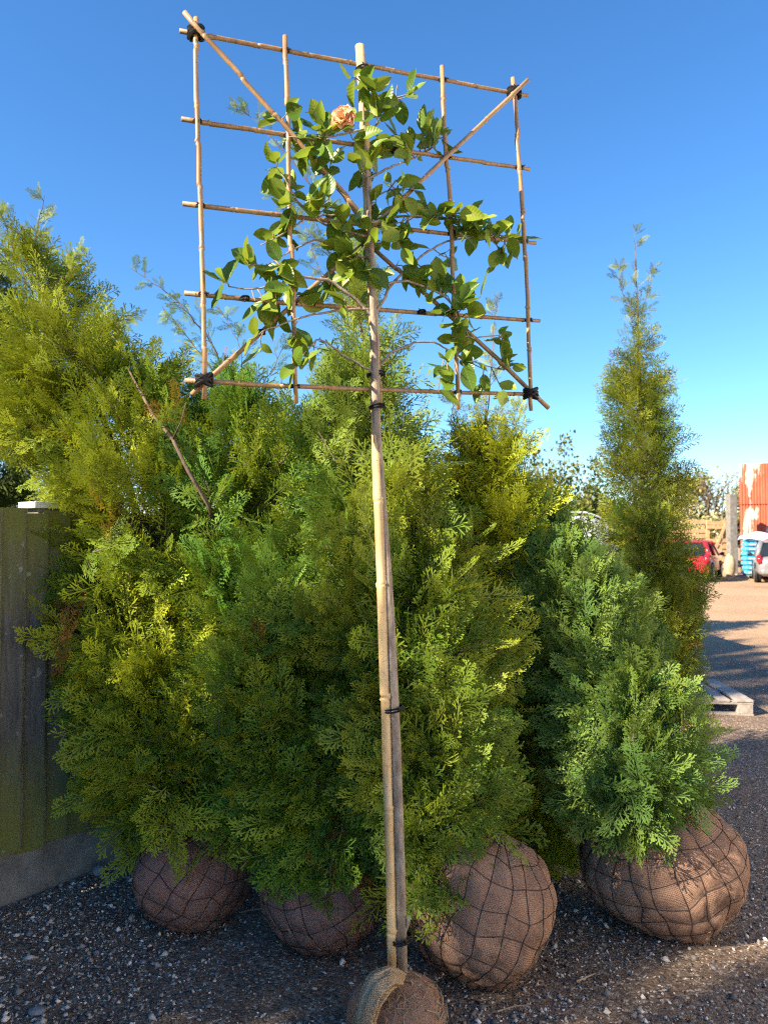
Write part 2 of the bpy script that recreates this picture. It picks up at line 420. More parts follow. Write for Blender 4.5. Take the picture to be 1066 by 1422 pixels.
def conifer_mesh(seed, C0, R0, org, nlimb, slen=.182, cols=((.05, .085, .022), (.085, .105, .022)), temps=None, core=True,
                 up=(.1, 1.1), droop=.25, lump=.27, front_bias=.55, kper=5, sparse_top=0.0, brown=.012, twigs=True):
    rng = np.random.default_rng(seed)
    C0 = np.asarray(C0, float); R0 = np.asarray(R0, float)
    seg = np.r_[0, np.cumsum(np.linalg.norm(np.diff(C0, axis=0), axis=1))]; S = seg / seg[-1]
    f = lambda s: np.stack([np.interp(s, S, C0[:, i]) for i in range(3)], -1)
    R = lambda s: np.interp(s, S, R0)
    Tn = lambda s: nrm(f(np.minimum(s + .04, 1.0)) - f(np.maximum(s - .04, 0.0)))
    ss = np.linspace(0, 1, 400); w = R(ss) + .008
    w = w * np.where(ss < .2, 1.6, 1.0) * np.where(ss > .7, 1.25, 1.0)
    if sparse_top > 0: w *= np.where(ss > .72, 1 - sparse_top * np.clip((ss - .72) / .1, 0, 1), 1)
    cdf = np.cumsum(w); cdf /= cdf[-1]
    fields = [snoise(rng, 3, 7, k) for k in (5.0, 11.0)]; cn = snoise(rng, 3, 8, 6.0); cn2 = snoise(rng, 3, 8, 14.0)
    def sample(n):
        s = np.interp(rng.random(n), cdf, ss); th = rng.uniform(0, 2 * math.pi, n)
        return s, th
    Ltot = seg[-1]; nb_ = max(24, nlimb // 9)
    sa, tha = sample(nb_); nt_ = int(nlimb * 1.7); idx = rng.integers(0, nb_, nt_); solo = rng.random(nt_) < .16
    brho = rng.uniform(.80, 1.12, nb_); btint = rng.normal(0, .22, nb_); bsz = rng.uniform(.055, .105, nb_)
    e1 = rng.normal(0, 1, nt_); e2 = rng.normal(0, 1, nt_)
    s = np.clip(sa[idx] + e1 * bsz[idx] / Ltot, 0, 1); th = tha[idx] + e2 * bsz[idx] / np.maximum(R(s), .06)
    s2_, th2_ = sample(nt_); s = np.where(solo, s2_, s); th = np.where(solo, th2_, th)
    T = Tn(s); U = nrm(np.cross(T, np.array([0, 1.0, 0]))); V = np.cross(U, T)     # V ~ towards +Y or -Y
    out = np.cos(th)[:, None] * U + np.sin(th)[:, None] * V
    keep = rng.random(len(s)) < np.where(out[:, 1] > .35, 1 - front_bias, 1.0)
    s, th, T, U, V, out, idx, solo, e1, e2 = [a[keep][:nlimb] for a in (s, th, T, U, V, out, idx, solo, e1, e2)]
    n = len(s); c = f(s); r = R(s)
    base_dir = c + out * r[:, None]
    lumpv = 1 + lump * (1.3 * fields[0](base_dir) + .6 * fields[1](base_dir))
    rho = np.where(solo, rng.uniform(.5, .85, n), brho[idx] - .045 * np.minimum(e1 ** 2 + e2 ** 2, 6) + rng.normal(0, .04, n)) * lumpv
    tip = c + out * (r * rho)[:, None]
    upk = np.interp(s, [0, 1], up)[:, None]
    d = nrm(out * .85 + T * upk + rng.normal(0, .28, (n, 3)) + np.array([0, 0, -1]) * (droop * (1 - s))[:, None])
    ell = np.minimum(.26, .06 + r * .75) * rng.uniform(.7, 1.15, n)
    bn = rng.normal(0, .5, (nb_, 3))
    nn = nrm(out * .55 + bn[idx] + rng.normal(0, .32, (n, 3)) + np.array([0, -.25, .25]))
    nn = nrm(nn - (nn * d).sum(-1, keepdims=True) * d); side = np.cross(nn, d)
    Pl, Dl, Nl, Ll, Cl = [], [], [], [], []
    ca, cb = np.array(cols[0]), np.array(cols[1])
    mixf = np.clip(.5 + .9 * cn(tip) + btint[idx] + rng.normal(0, .14, n), 0, 1)
    br = rng.random(n) < brown
    limbcol = ca + (cb - ca) * mixf[:, None]; limbcol[br] = np.array([.16, .075, .03])
    for k in range(kper):
        q = (k + rng.uniform(-.3, .3, n)) / kper                     # 0 = tip
        sg = (1 if k % 2 else -1)
        a = np.where(k == 0, 0.0, rng.uniform(.45, .95, n) * sg)
        dd = nrm(d * np.cos(a)[:, None] + side * np.sin(a)[:, None] + rng.normal(0, .13, (n, 3)) + np.array([0, 0, -.10]))
        L = slen * rng.uniform(.65, 1.25, n) * np.clip(.45 + r / .3, .5, 1.0) * (1 if k else 1.1)
        Pl.append(tip - d * (ell * np.clip(q, 0, 1))[:, None] - d * (slen * .5)); Dl.append(dd)
        Nl.append(nn + rng.normal(0, .35, (n, 3))); Ll.append(L)
        Cl.append(limbcol * rng.uniform(.8, 1.2, (n, 1)))
    P, D, N, L, C = [np.concatenate(a) for a in (Pl, Dl, Nl, Ll, Cl)]
    hi = np.tile((out[:, 1] < .25) & (rho > .72), kper)
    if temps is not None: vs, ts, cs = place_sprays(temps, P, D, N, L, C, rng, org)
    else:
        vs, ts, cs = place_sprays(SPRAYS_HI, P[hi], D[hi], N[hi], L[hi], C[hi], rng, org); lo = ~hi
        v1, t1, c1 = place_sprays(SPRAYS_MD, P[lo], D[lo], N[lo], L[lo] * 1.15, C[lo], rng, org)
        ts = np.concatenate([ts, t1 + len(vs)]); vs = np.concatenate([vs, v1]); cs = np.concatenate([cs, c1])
    if core:
        m = int(nlimb * .8); s2, th2 = sample(m); T2 = Tn(s2); U2 = nrm(np.cross(T2, np.array([0, 1.0, 0]))); V2 = np.cross(U2, T2)
        o2 = np.cos(th2)[:, None] * U2 + np.sin(th2)[:, None] * V2
        p2 = f(s2) + o2 * (R(s2) * rng.uniform(.1, .62, m))[:, None]
        d2 = nrm(o2 + T2 * .5 + rng.normal(0, .5, (m, 3)))
        cc = (ca + (cb - ca) * rng.random((m, 1)))
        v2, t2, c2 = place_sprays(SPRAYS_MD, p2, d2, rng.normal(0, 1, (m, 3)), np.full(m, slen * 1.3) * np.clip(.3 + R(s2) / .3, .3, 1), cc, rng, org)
        ts = np.concatenate([ts, t2 + len(vs)]); vs = np.concatenate([vs, v2]); cs = np.concatenate([cs, c2])
    mb = MB()
    if twigs:
        for i in range(0, n, 2):
            a0 = c[i] + (tip[i] - c[i]) * .15 - T[i] * r[i] * .35; b0 = tip[i] - d[i] * ell[i]; e0 = tip[i] - d[i] * .05
            mb.tube([a0, b0, e0], [.006, .004, .0015], 3, False)
    tr = MB(); k = 14; sx = np.linspace(0, 1, k)
    tr.tube(f(sx), np.interp(sx, [0, 1], [.028, .004]) * min(1.6, max(.6, R0.max() / .45)), 8)
    return np_mesh('foliage', vs, ts, cs), mb, tr, f

def conifer(label, path, nlimb, seed, group=None, **k):
    C0 = np.array([at(px, py, Y) for px, py, Y, r in path]); R0 = np.array([r / FPX * Y for px, py, Y, r in path])
    ball = k.pop('ball', None); leader = k.pop('leader', None); name = k.pop('name', 'conifer_tree')
    if ball: base = np.array([ball[0], ball[1], 0.0]); C0 = np.vstack([[base[0], base[1], ball[2][2] * 1.5], C0]); R0 = np.r_[.05, R0]
    else:
        base = np.array([C0[0][0], C0[0][1], 0.0]); C0 = np.vstack([base + [0, 0, .02], C0]); R0 = np.r_[R0[0] * .7, R0]
    base[2] = gz(base[0], base[1])
    root = empty(name, base); tag(root, label, 'conifer', group)
    me, mb, tr, f = conifer_mesh(seed, C0, R0, base, nlimb, **k)
    link('foliage', me, M['needle'], root)
    t = tr.build('trunk', M['bark'], root, base, True)
    if mb.n: mb.build('twigs', M['bark'], t, base)['kind'] = 'stuff'
    if leader:
        rng = np.random.default_rng(seed + 50); lb = MB(); P, D, N, L, C = [], [], [], [], []
        cols = np.array(k.get('cols', ((.06, .09, .02), (.12, .13, .02))))
        for (pts, r0, nside, sl) in leader:
            q = np.array([at(x, y, Y) for x, y, Y in pts]); m = len(q); u = np.linspace(0, m - 1, m * 5)
            q = np.stack([np.interp(u, np.arange(m), q[:, i]) for i in range(3)], -1)
            for _ in range(3): q[1:-1] = (q[:-2] + 2 * q[1:-1] + q[2:]) / 4
            q[1:-1] += rng.normal(0, .003, q[1:-1].shape)
            lb.tube(q, np.linspace(r0, .0012, len(q)), 5, False); tl = np.linalg.norm(q[-1] - q[0])
            for j in range(nside):
                f_ = (j + rng.uniform(.1, .9)) / nside; i = min(int(f_ * (len(q) - 1)), len(q) - 2); p0 = q[i]; d = nrm(q[i + 1] - q[i])
                o = nrm(np.cross(d, rng.normal(0, 1, 3))); dd = nrm(d * .75 + o * .8 + np.array([0, 0, .15])); ln = sl * (1.05 - .75 * f_) * rng.uniform(.5, 1.15)
                p1 = p0 + dd * ln * .5; p2 = p1 + nrm(dd + np.array([0, 0, .3])) * ln * .5; lb.tube([p0, p1, p2], [.0022, .0016, .001], 3, False)
                for g_ in range(5):
                    h_ = .25 + .75 * g_ / 4; pp = p0 + (p1 - p0) * h_ * 2 if h_ < .5 else p1 + (p2 - p1) * (h_ * 2 - 1)
                    sd = nrm(np.cross(dd, rng.normal(0, 1, 3))); P.append(pp); D.append(nrm(dd + sd * (0 if g_ == 4 else .8))); N.append(rng.normal(0, 1, 3)); L.append(rng.uniform(.04, .085)); C.append(cols[0] + (cols[1] - cols[0]) * rng.random())
        v, tt, c = place_sprays(SPRAYS_HI, np.array(P), np.array(D), np.array(N), np.array(L), np.array(C), rng, base)
        tip = lb.build('leader', M['bark'], root, base); tip['kind'] = 'stuff'; fo = link('leader_foliage', np_mesh('leader_foliage', v, tt, c), M['needle'], tip); fo['kind'] = 'stuff'
    if ball: root_ball(root, base, ball, seed)
    return root, base, f

def root_ball(root, base, ball, seed):
    """hessian ball in wire netting: ball = (x, y, (rx, ry, rz), lon tilt, material)"""
    bx, by, (rx, ry, rz), tilt, mat = ball
    rng = np.random.default_rng(seed + 900); cen = np.array([bx, by, rz * .93])
    n1 = snoise(rng, 3, 8, 2.2); n2 = snoise(rng, 3, 8, 6.0); n3 = snoise(rng, 3, 8, 14.0); wx = snoise(rng, 2, 6, 3.0); wy = snoise(rng, 2, 6, 3.0)
    nl = int(round(2 * math.pi * rx / .088)); nb = int(round(math.pi * rz / .085))
    ax = Matrix.Rotation(tilt, 3, 'Y') @ Matrix.Rotation(rng.uniform(-.4, .4), 3, 'X'); A = np.array(ax)
    K = rng.normal(0, 1, (nl, nb + 1, 2))
    def jit(a, b):
        ia = np.floor(a).astype(int); ib = np.floor(b).astype(int); fa = a - ia; fb = b - ib
        ib = np.clip(ib, 0, nb); ib1 = np.clip(ib + 1, 0, nb)
        g = lambda i, j: K[i % nl, j]
        return (g(ia, ib) * ((1 - fa) * (1 - fb))[..., None] + g(ia + 1, ib) * (fa * (1 - fb))[..., None]
                + g(ia, ib1) * ((1 - fa) * fb)[..., None] + g(ia + 1, ib1) * (fa * fb)[..., None])
    def surf(a, b, lift=0.0, pillow=True):
        a = np.asarray(a, float); b = np.asarray(b, float); j = jit(a, b) * .14
        u = (a + j[..., 0]) / nl * 2 * math.pi; v = np.clip((b + j[..., 1] * np.sin(math.pi * b / nb)) / nb, 0, 1) * math.pi
        d = np.stack([np.sin(v) * np.cos(u), np.sin(v) * np.sin(u), np.cos(v)], -1) @ A.T
        h = 1 + .12 * n1(d) + .045 * n2(d) + .016 * n3(d)
        if pillow: h = h + .030 * np.abs(np.sin(math.pi * a) * np.sin(math.pi * b)) ** .55 - .012
        p = cen + d * h[..., None] * np.array([rx, ry, rz]) + d * lift
        z = p[..., 2]; p[..., 2] = np.where(z < .03, .03 - (.03 - z) * .25 - .012, z)
        return p
    na, nbb = nl * 6, nb * 6
    a = np.linspace(0, nl, na + 1); b = np.linspace(0, nb, nbb + 1); ga, gb = np.meshgrid(a, b)
    v = surf(ga, gb).reshape(-1, 3) - base
    i = (np.arange(nbb)[:, None] * (na + 1) + np.arange(na)[None]).ravel()
    t = np.concatenate([np.stack([i, i + na + 1, i + na + 2], 1), np.stack([i, i + na + 2, i + 1], 1)])
    me = np_mesh('root_ball', v, t, None, True)
    uv = me.uv_layers.new(name='UVMap'); UV = np.stack([ga / nl * 2 * math.pi * rx, gb / nb * math.pi * rz], -1).reshape(-1, 2)
    uv.data.foreach_set('uv', UV[t.ravel()].astype(np.float32).ravel())
    o = link('root_ball', me, M[mat], root)
    mb = MB()
    for k in range(nl): mb.tube(surf(np.full(nb * 3 - 2, k, float), np.linspace(.4, nb - .4, nb * 3 - 2), .0015), .0017, 4, False)
    for k in range(1, nb): mb.tube(surf(np.linspace(0, nl, nl * 3 + 1), np.full(nl * 3 + 1, k, float), .0015), .0017, 4, False)
    mb.build('wire_netting', M['wire'], o, base)
    # loose fibres caught in the wire
    mb = MB()
    for k in range(26):
        a0, b0 = rng.uniform(0, nl), rng.uniform(.5, nb - 1); m = 6
        pa = a0 + np.cumsum(rng.normal(0, .14, m)); pb = np.clip(b0 + np.cumsum(rng.normal(.1, .14, m)), .3, nb - .3)
        p = surf(pa, pb, .004); p += rng.normal(0, .003, p.shape); mb.tube(p, .0010, 3, False)
    mb.build('loose_fibre', M['twine'], o, base)['kind'] = 'stuff'
    return surf

OLIVE = ((.075, .120, .020), (.175, .200, .024)); MIDG = ((.050, .115, .026), (.125, .165, .028))
BLUEG = ((.046, .098, .042), (.100, .142, .042)); DARK = ((.022, .042, .018), (.040, .060, .020))
YELG = ((.110, .150, .020), (.23, .25, .026))
ballA = (-.79, 3.24, (.25, .25, .225), .5, 'burlap2')
ballB = (-.245, 3.06, (.25, .24, .225), -.4, 'burlap2')
ballC = (.345, 2.83, (.255, .25, .275), .35, 'burlap')
ballD = (1.165, 3.20, (.315, .29, .27), -.3, 'burlap')
conifer('tall olive green conifer leaning over the board fence, bare limb showing in its crown',
        [(268, 1160, 3.15, 80), (240, 1060, 3.36, 118), (225, 900, 3.55, 138), (205, 760, 3.7, 148), (165, 630, 3.8, 135), (110, 510, 3.9, 108), (64, 410, 3.95, 64), (38, 345, 4.0, 28), (28, 312, 4.0, 8)],
        800, 11, leader=[([(50, 380, 3.95), (30, 330, 3.9), (5, 288, 3.9)], .004, 7, .10), ([(45, 390, 3.9), (50, 330, 3.85), (62, 272, 3.85)], .004, 10, .09), ([(75, 430, 3.8), (95, 385, 3.8), (118, 345, 3.8)], .003, 8, .08), ([(110, 500, 3.7), (150, 450, 3.7), (190, 438, 3.7)], .003, 7, .08), ([(40, 400, 3.8), (20, 350, 3.8), (0, 290, 3.75)], .003, 7, .1)], ball=ballA, cols=OLIVE, sparse_top=.3)
conifer('mid green conifer with a thin twiggy tip, its root ball beside the leaning olive one',
        [(470, 1185, 2.95, 72), (420, 1110, 3.12, 105), (378, 930, 3.4, 132), (360, 770, 3.6, 130), (350, 650, 3.7, 105), (338, 565, 3.8, 52), (318, 510, 3.85, 16), (310, 490, 3.85, 4)],
        740, 12, leader=[([(325, 540, 3.85), (290, 470, 3.9), (245, 415, 3.95), (182, 372, 4.0)], .006, 16, .15), ([(300, 520, 3.8), (262, 470, 3.8), (225, 425, 3.8)], .003, 10, .10), ([(335, 540, 3.8), (335, 480, 3.8), (300, 420, 3.85)], .003, 9, .11), ([(350, 560, 3.7), (380, 510, 3.7), (398, 470, 3.7)], .003, 7, .10)], ball=ballB, cols=MIDG, sparse_top=.5)
conifer('dark conifer right behind the bamboo pole, its bare tip reaching up behind the trellis',
        [(588, 1230, 2.74, 68), (612, 1140, 2.92, 110), (585, 1060, 3.06, 130), (562, 930, 3.2, 135), (548, 800, 3.32, 132), (528, 680, 3.45, 104), (516, 570, 3.6, 80), (504, 470, 3.75, 46), (492, 390, 3.85, 24), (480, 340, 3.9, 6)],
        800, 13, leader=[([(500, 420, 3.85), (470, 320, 3.92), (410, 225, 4.0), (316, 132, 4.05)], .007, 24, .14), ([(495, 400, 3.85), (440, 330, 3.9), (372, 262, 3.95)], .004, 12, .12), ([(505, 400, 3.8), (520, 350, 3.8), (515, 300, 3.8)], .003, 8, .10), ([(470, 420, 3.8), (440, 370, 3.8), (428, 320, 3.8)], .003, 9, .10)], ball=ballC, cols=((.052, .105, .028), (.125, .155, .030)), sparse_top=.6)
conifer('broad bluish green conifer sprawling over the largest pale root ball',
        [(850, 1090, 3.06, 72), (878, 1050, 3.22, 92), (848, 975, 3.35, 92), (800, 880, 3.55, 90), (750, 790, 3.75, 70), (722, 725, 3.85, 46), (702, 665, 3.9, 18)],
        730, 14, ball=ballD, cols=BLUEG)
conifer('bright yellow green conifer standing behind the bluish green one',
        [(730, 1090, 3.7, 95), (715, 960, 3.75, 105), (700, 830, 3.75, 98), (690, 730, 3.75, 85), (680, 650, 3.75, 62), (672, 585, 3.75, 28), (674, 560, 3.75, 5)],
        520, 15, leader=[([(675, 600, 3.75), (682, 510, 3.78), (690, 412, 3.8)], .004, 10, .10), ([(700, 620, 3.7), (720, 580, 3.7), (728, 545, 3.7)], .003, 7, .08), ([(640, 620, 3.7), (628, 575, 3.7), (630, 545, 3.7)], .003, 7, .08)], cols=YELG)
conifer('slender upright conifer standing alone by the wooden pallet',
        [(904, 985, 5.2, 58), (900, 860, 5.2, 68), (892, 760, 5.2, 76), (890, 660, 5.2, 66), (888, 570, 5.2, 46), (886, 490, 5.2, 28), (884, 420, 5.2, 14), (882, 378, 5.2, 6), (881, 360, 5.2, 2)],
        880, 16, leader=[([(883, 400, 5.2), (882, 350, 5.2), (878, 310, 5.2)], .004, 3, .08), ([(880, 440, 5.2), (862, 400, 5.2), (856, 362, 5.2)], .003, 8, .09), ([(886, 440, 5.2), (902, 400, 5.2), (908, 362, 5.2)], .003, 8, .09)], cols=((.036, .068, .019), (.145, .155, .026)), temps=SPRAYS_MD, slen=.16, up=(.5, 1.2), lump=.2, sparse_top=.3, kper=5)

# bare limb that shows in the leaning conifer's crown
def bare_limb():
    root = [o for o in COL.objects if o.name == 'conifer_tree'][0]; b = np.array(root.location)
    mb = MB(); mb.tube([at(178, 512, 3.55), at(212, 575, 3.42), at(240, 610, 3.36), at(262, 655, 3.32), at(290, 702, 3.34), at(300, 740, 3.5)],
                       [.004, .0075, .0085, .0095, .010, .010], 6)
    mb.tube([at(240, 610, 3.36), at(252, 585, 3.2), at(258, 560, 3.2)], [.004, .003, .0015], 5)
    mb.build('bare_limb', M['bark'], root, b, True)
bare_limb()

# dark evergreens beyond the fence: one shows at the left edge, copies added out of view shade the yard
dk, dkb, _ = conifer('dark evergreen tree towering beyond the end of the board fence',
    [(-20, 930, 9.0, 75), (-5, 780, 9.0, 72), (-8, 650, 9.0, 62), (-2, 540, 9.0, 52), (0, 450, 9.0, 30), (0, 360, 9.0, 6)],
    420, 17, name='evergreen_tree', cols=DARK, temps=SPRAYS_LO, slen=.30, up=(.3, 1.0), core=True, front_bias=.1, kper=5)
dkh = float(at(0, 360, 9.0)[2])
SHADE_ROW = [(-5.75, 2.75 + .60 * k, 8.2 - .03 * k, .95) for k in range(8)] + [(-5.6, 1.75, 4.2, .8), (-5.6, .8, 4.2, .8)] + \
      [(-5.6, y, h, w) for y, h, w in ((.28, 4.9, .92), (-.12, 5.5, .92), (-1.10, 5.6, .92), (-2.0, 5.5, .92), (-2.6, 5.0, .92), (-3.1, 5.4, .92), (-3.6, 5.2, .92), (-.60, 5.5, .5), (-1.55, 5.3, .45))]
for i, (x, y, h, wd) in enumerate(SHADE_ROW):
    c = copy_tree(dk); s = h / dkh; c.location = (x, y, 0); c.scale = (wd, wd, s); c.rotation_euler = (0, 0, i * 1.3)
    c['label'] = 'dark evergreen tree added outside the view to shade the yard'; c['group'] = 'added evergreens shading the yard'

# ------------------------------------------------------------------ trellised camellia
PK, PL = .385, .09
PC = 2.414
def plane(px, py, off=0.0):
    r = ray(px, py)
    t = (PC + off + PL * CAMZ) / (r[1] - PK * r[0] - PL * r[2])
    return np.array([0, 0, CAMZ]) + r * t

def cane_mesh(mb, pts, r, seed, node=.17):
    rg = random.Random(seed); pts = np.asarray(pts, float)
    seg = np.r_[0, np.cumsum(np.linalg.norm(np.diff(pts, axis=0), axis=1))]; L = seg[-1]
    f = lambda s: np.array([np.interp(s, seg, pts[:, i]) for i in range(3)])
    st = [(0, 1.0)]; s = rg.uniform(.05, node)
    while s < L - .03:
        st += [(s - .014, 1.0), (s - .005, 1.16), (s, 1.0), (s + .004, .95), (s + .006, 1.12), (s + .014, .99)]; s += node * rg.uniform(.75, 1.25)
    st.append((L, .97)); st.sort()
    wob = [rg.gauss(0, .0016) for _ in st]
    P = np.array([f(a) for a, _ in st]) + np.array([[w, 0, w * .4] for w in wob])
    mb.tube(P, [r * (1 - .12 * a / L) * k for a, k in st], 10)
    return f

def build_trellis():
    base = plane(546, 1350); base[2] = .12
    root = empty('bamboo_trellis', base)
    tag(root, 'square grid of thin bamboo canes on one thick bamboo pole tied to the camellia', 'trellis')
    sp = []
    def cane(pts, r, off, seed):
        p = [plane(x, y, off) for x, y in pts]; mb = MB(); cane_mesh(mb, p, r, seed); mb.build('cane', M['cane'], root, base, True)
    Vs = [[(272, 25), (273, 130), (279, 300), (282, 420), (284, 555)], [(396, 50), (399, 150), (403, 300), (408, 440), (411, 560)],
          [(613, 92), (618, 200), (625, 290), (630, 400), (636, 568)], [(712, 108), (720, 220), (727, 320), (733, 440), (737, 570)]]
    for i, v in enumerate(Vs): cane(v, .0086, -.010, 40 + i)
    cane([(501, 100), (512, 300), (522, 440), (529, 562)], .0088, .018, 44)
    Hs = [[(249, 43), (733, 133)], [(252, 165), (380, 185), (736, 235)], [(253, 283), (400, 300), (743, 338)], [(256, 407), (400, 421), (748, 446)], [(258, 528), (400, 537), (740, 548)]]
    for i, v in enumerate(Hs): cane(v, .0080, .009, 50 + i)
    Ds = [[(255, 17), (380, 157), (500, 296)], [(733, 111), (620, 218), (512, 320)], [(266, 548), (380, 446), (505, 338)], [(761, 567), (640, 452), (516, 342)]]
    for i, v in enumerate(Ds): cane(v, .0086, -.028 if i in (0, 1) else .026, 60 + i)
    mb = MB(); f = cane_mesh(mb, [plane(500, 64), plane(507, 200), plane(513, 330), plane(518, 450), plane(521, 560), plane(526, 720), plane(531, 860), plane(537, 1040), plane(541, 1200), plane(545, 1352)], .0175, 70, .34)
    mb.build('pole', M['pole'], root, base, True)
    # ties: black strap round each crossing
    def tie(p, r=.013, w=.010, knot=True, tilt=0.0, sd=0):
        rg = random.Random(sd); mb = MB()
        for q in range(2):
            a = np.linspace(0, 2 * math.pi, 13)[:-1]; a = np.r_[a, a[0]]
            ring = np.stack([np.cos(a) * r, np.sin(a) * r, np.sin(a + q * 2) * .0025 + (q - .5) * w * .6 + np.cos(a) * tilt * r], -1)
            mb.tube(ring + p, w * .35, 5, False)
        if knot:
            k = p + np.array([r * .5, -r * .95, 0]); mb.tube([k, k + [rg.uniform(-.02, .02), -.006, rg.uniform(-.02, .02)]], [.004, .0015], 5)
        mb.build('tie', M['black'], root, base)
    k = 0
    def cross(v, h):
        best = None
        for t in np.linspace(0, 1, 200):
            y = v[0][1] + t * (v[-1][1] - v[0][1]); x = np.interp(y, [q[1] for q in v], [q[0] for q in v])
            hy = np.interp(x, [q[0] for q in h], [q[1] for q in h])
            if best is None or abs(hy - y) < best[0]: best = (abs(hy - y), x, y)
        return best[1], best[2]
    for i, v in enumerate(Vs):
        for j, h in enumerate(Hs):
            corner = i in (0, 3) and j in (0, 4)
            x, y = cross(v, h); tie(plane(x, y), .020 if corner else .0125, .016 if corner else .008, True, 0, 100 + k); k += 1
            if corner:
                p = plane(x, y); tie(p, .024, .018, True, .5, 300 + k); tie(p, .024, .018, True, -.5, 400 + k)
    for (x, y, r) in ((501, 97, .024), (520, 520, .030), (521, 565, .026), (538, 984, .034), (549, 1303, .034)):
        tie(plane(x + (7 if y > 600 else 2), y), r, .010, True, .12, int(y))
    for (x, y) in ((340, 415), (362, 462), (548, 209), (585, 434)): tie(plane(x, y), .013, .012, True, 0, int(x))
    return base
TB = build_trellis()

def leaf_mesh(seed, n=7):
    r = np.random.default_rng(seed); ts = np.linspace(0, 1, n); V = []; F = []
    fold = r.uniform(.10, .32); curl = r.uniform(-.30, .32); w0 = r.uniform(.28, .35); twist = r.uniform(-.3, .3); wav = r.uniform(0, .03)
    V.append((0, -.14, 0)); 
    for i, t in enumerate(ts):
        w = w0 * (math.sin(math.pi * min(t * .93 + .045, 1)) ** .80) * (1 - .28 * t) * 1.12
        if t == 1: w = .004
        zc = -curl * t * t; a = twist * t
        for s in (-1, -.5, 0, .5, 1):
            x = s * w; z = zc + abs(s) ** 1.3 * w * fold * 1.9 + wav * math.sin(t * 15 + s * 3) * abs(s)
            V.append((x * math.cos(a), t, z + x * math.sin(a)))
    for i in range(n - 1):
        for j in range(4):
            a = 1 + i * 5 + j; F.append((a, a + 1, a + 6, a + 5))
    F.append((0, 3, 2)); F.append((0, 4, 3))
    return np.array(V), F

def camellia_leaf_mat():
    t = NT('camellia_leaf'); oi = t.n('ShaderNodeObjectInfo'); v = t.coord('Object')
    sep = t.n('ShaderNodeSeparateXYZ'); t.l(v, sep.inputs[0])
    base = t.ramp(oi.outputs['Random'], [(0, (.060, .130, .018)), (.35, (.10, .185, .020)), (.7, (.17, .25, .022)), (1, (.28, .34, .03))])
    ax = t.math('ABSOLUTE', sep.outputs[0]); rib = t.ramp(ax, [(.010, (1, 1, 1)), (.022, (0, 0, 0))])
    w = t.n('ShaderNodeTexWave', bands_direction='Y'); w.inputs['Scale'].default_value = 2.4; w.inputs['Distortion'].default_value = 1.0
    mp = t.n('ShaderNodeCombineXYZ'); t.l(sep.outputs[0], mp.inputs[0]); t.l(t.math('SUBTRACT', sep.outputs[1], t.math('MULTIPLY', ax, .8)), mp.inputs[1]); t.l(mp.outputs[0], w.inputs[0])
    c = t.mix(t.math('MULTIPLY', rib, .6), base, (.20, .24, .06))
    bl = t.noise(v, 3.0, 4, .7)
    c = t.mix(t.ramp(bl, [(.62, (0, 0, 0)), (.8, (.35, .35, .35))]), c, (.16, .13, .03))
    t.base(c, .34, .32); t.bump(t.math('ADD', t.math('MULTIPLY', w.outputs[1], .5), bl), .10, .02)
    tr = t.n('ShaderNodeBsdfTranslucent'); t.l(t.mix(.55, c, (.30, .38, .03)), tr.inputs[0])
    mx = t.n('ShaderNodeMixShader'); mx.inputs[0].default_value = .32
    t.l(t.b.outputs[0], mx.inputs[1]); t.l(tr.outputs[0], mx.inputs[2]); t.l(mx.outputs[0], t.out.inputs[0])
    return t.m
M['camleaf'] = camellia_leaf_mat()
M['petal'] = plain('faded_petal', (.82, .52, .28), (.70, .33, .17), 14, .7, .2)

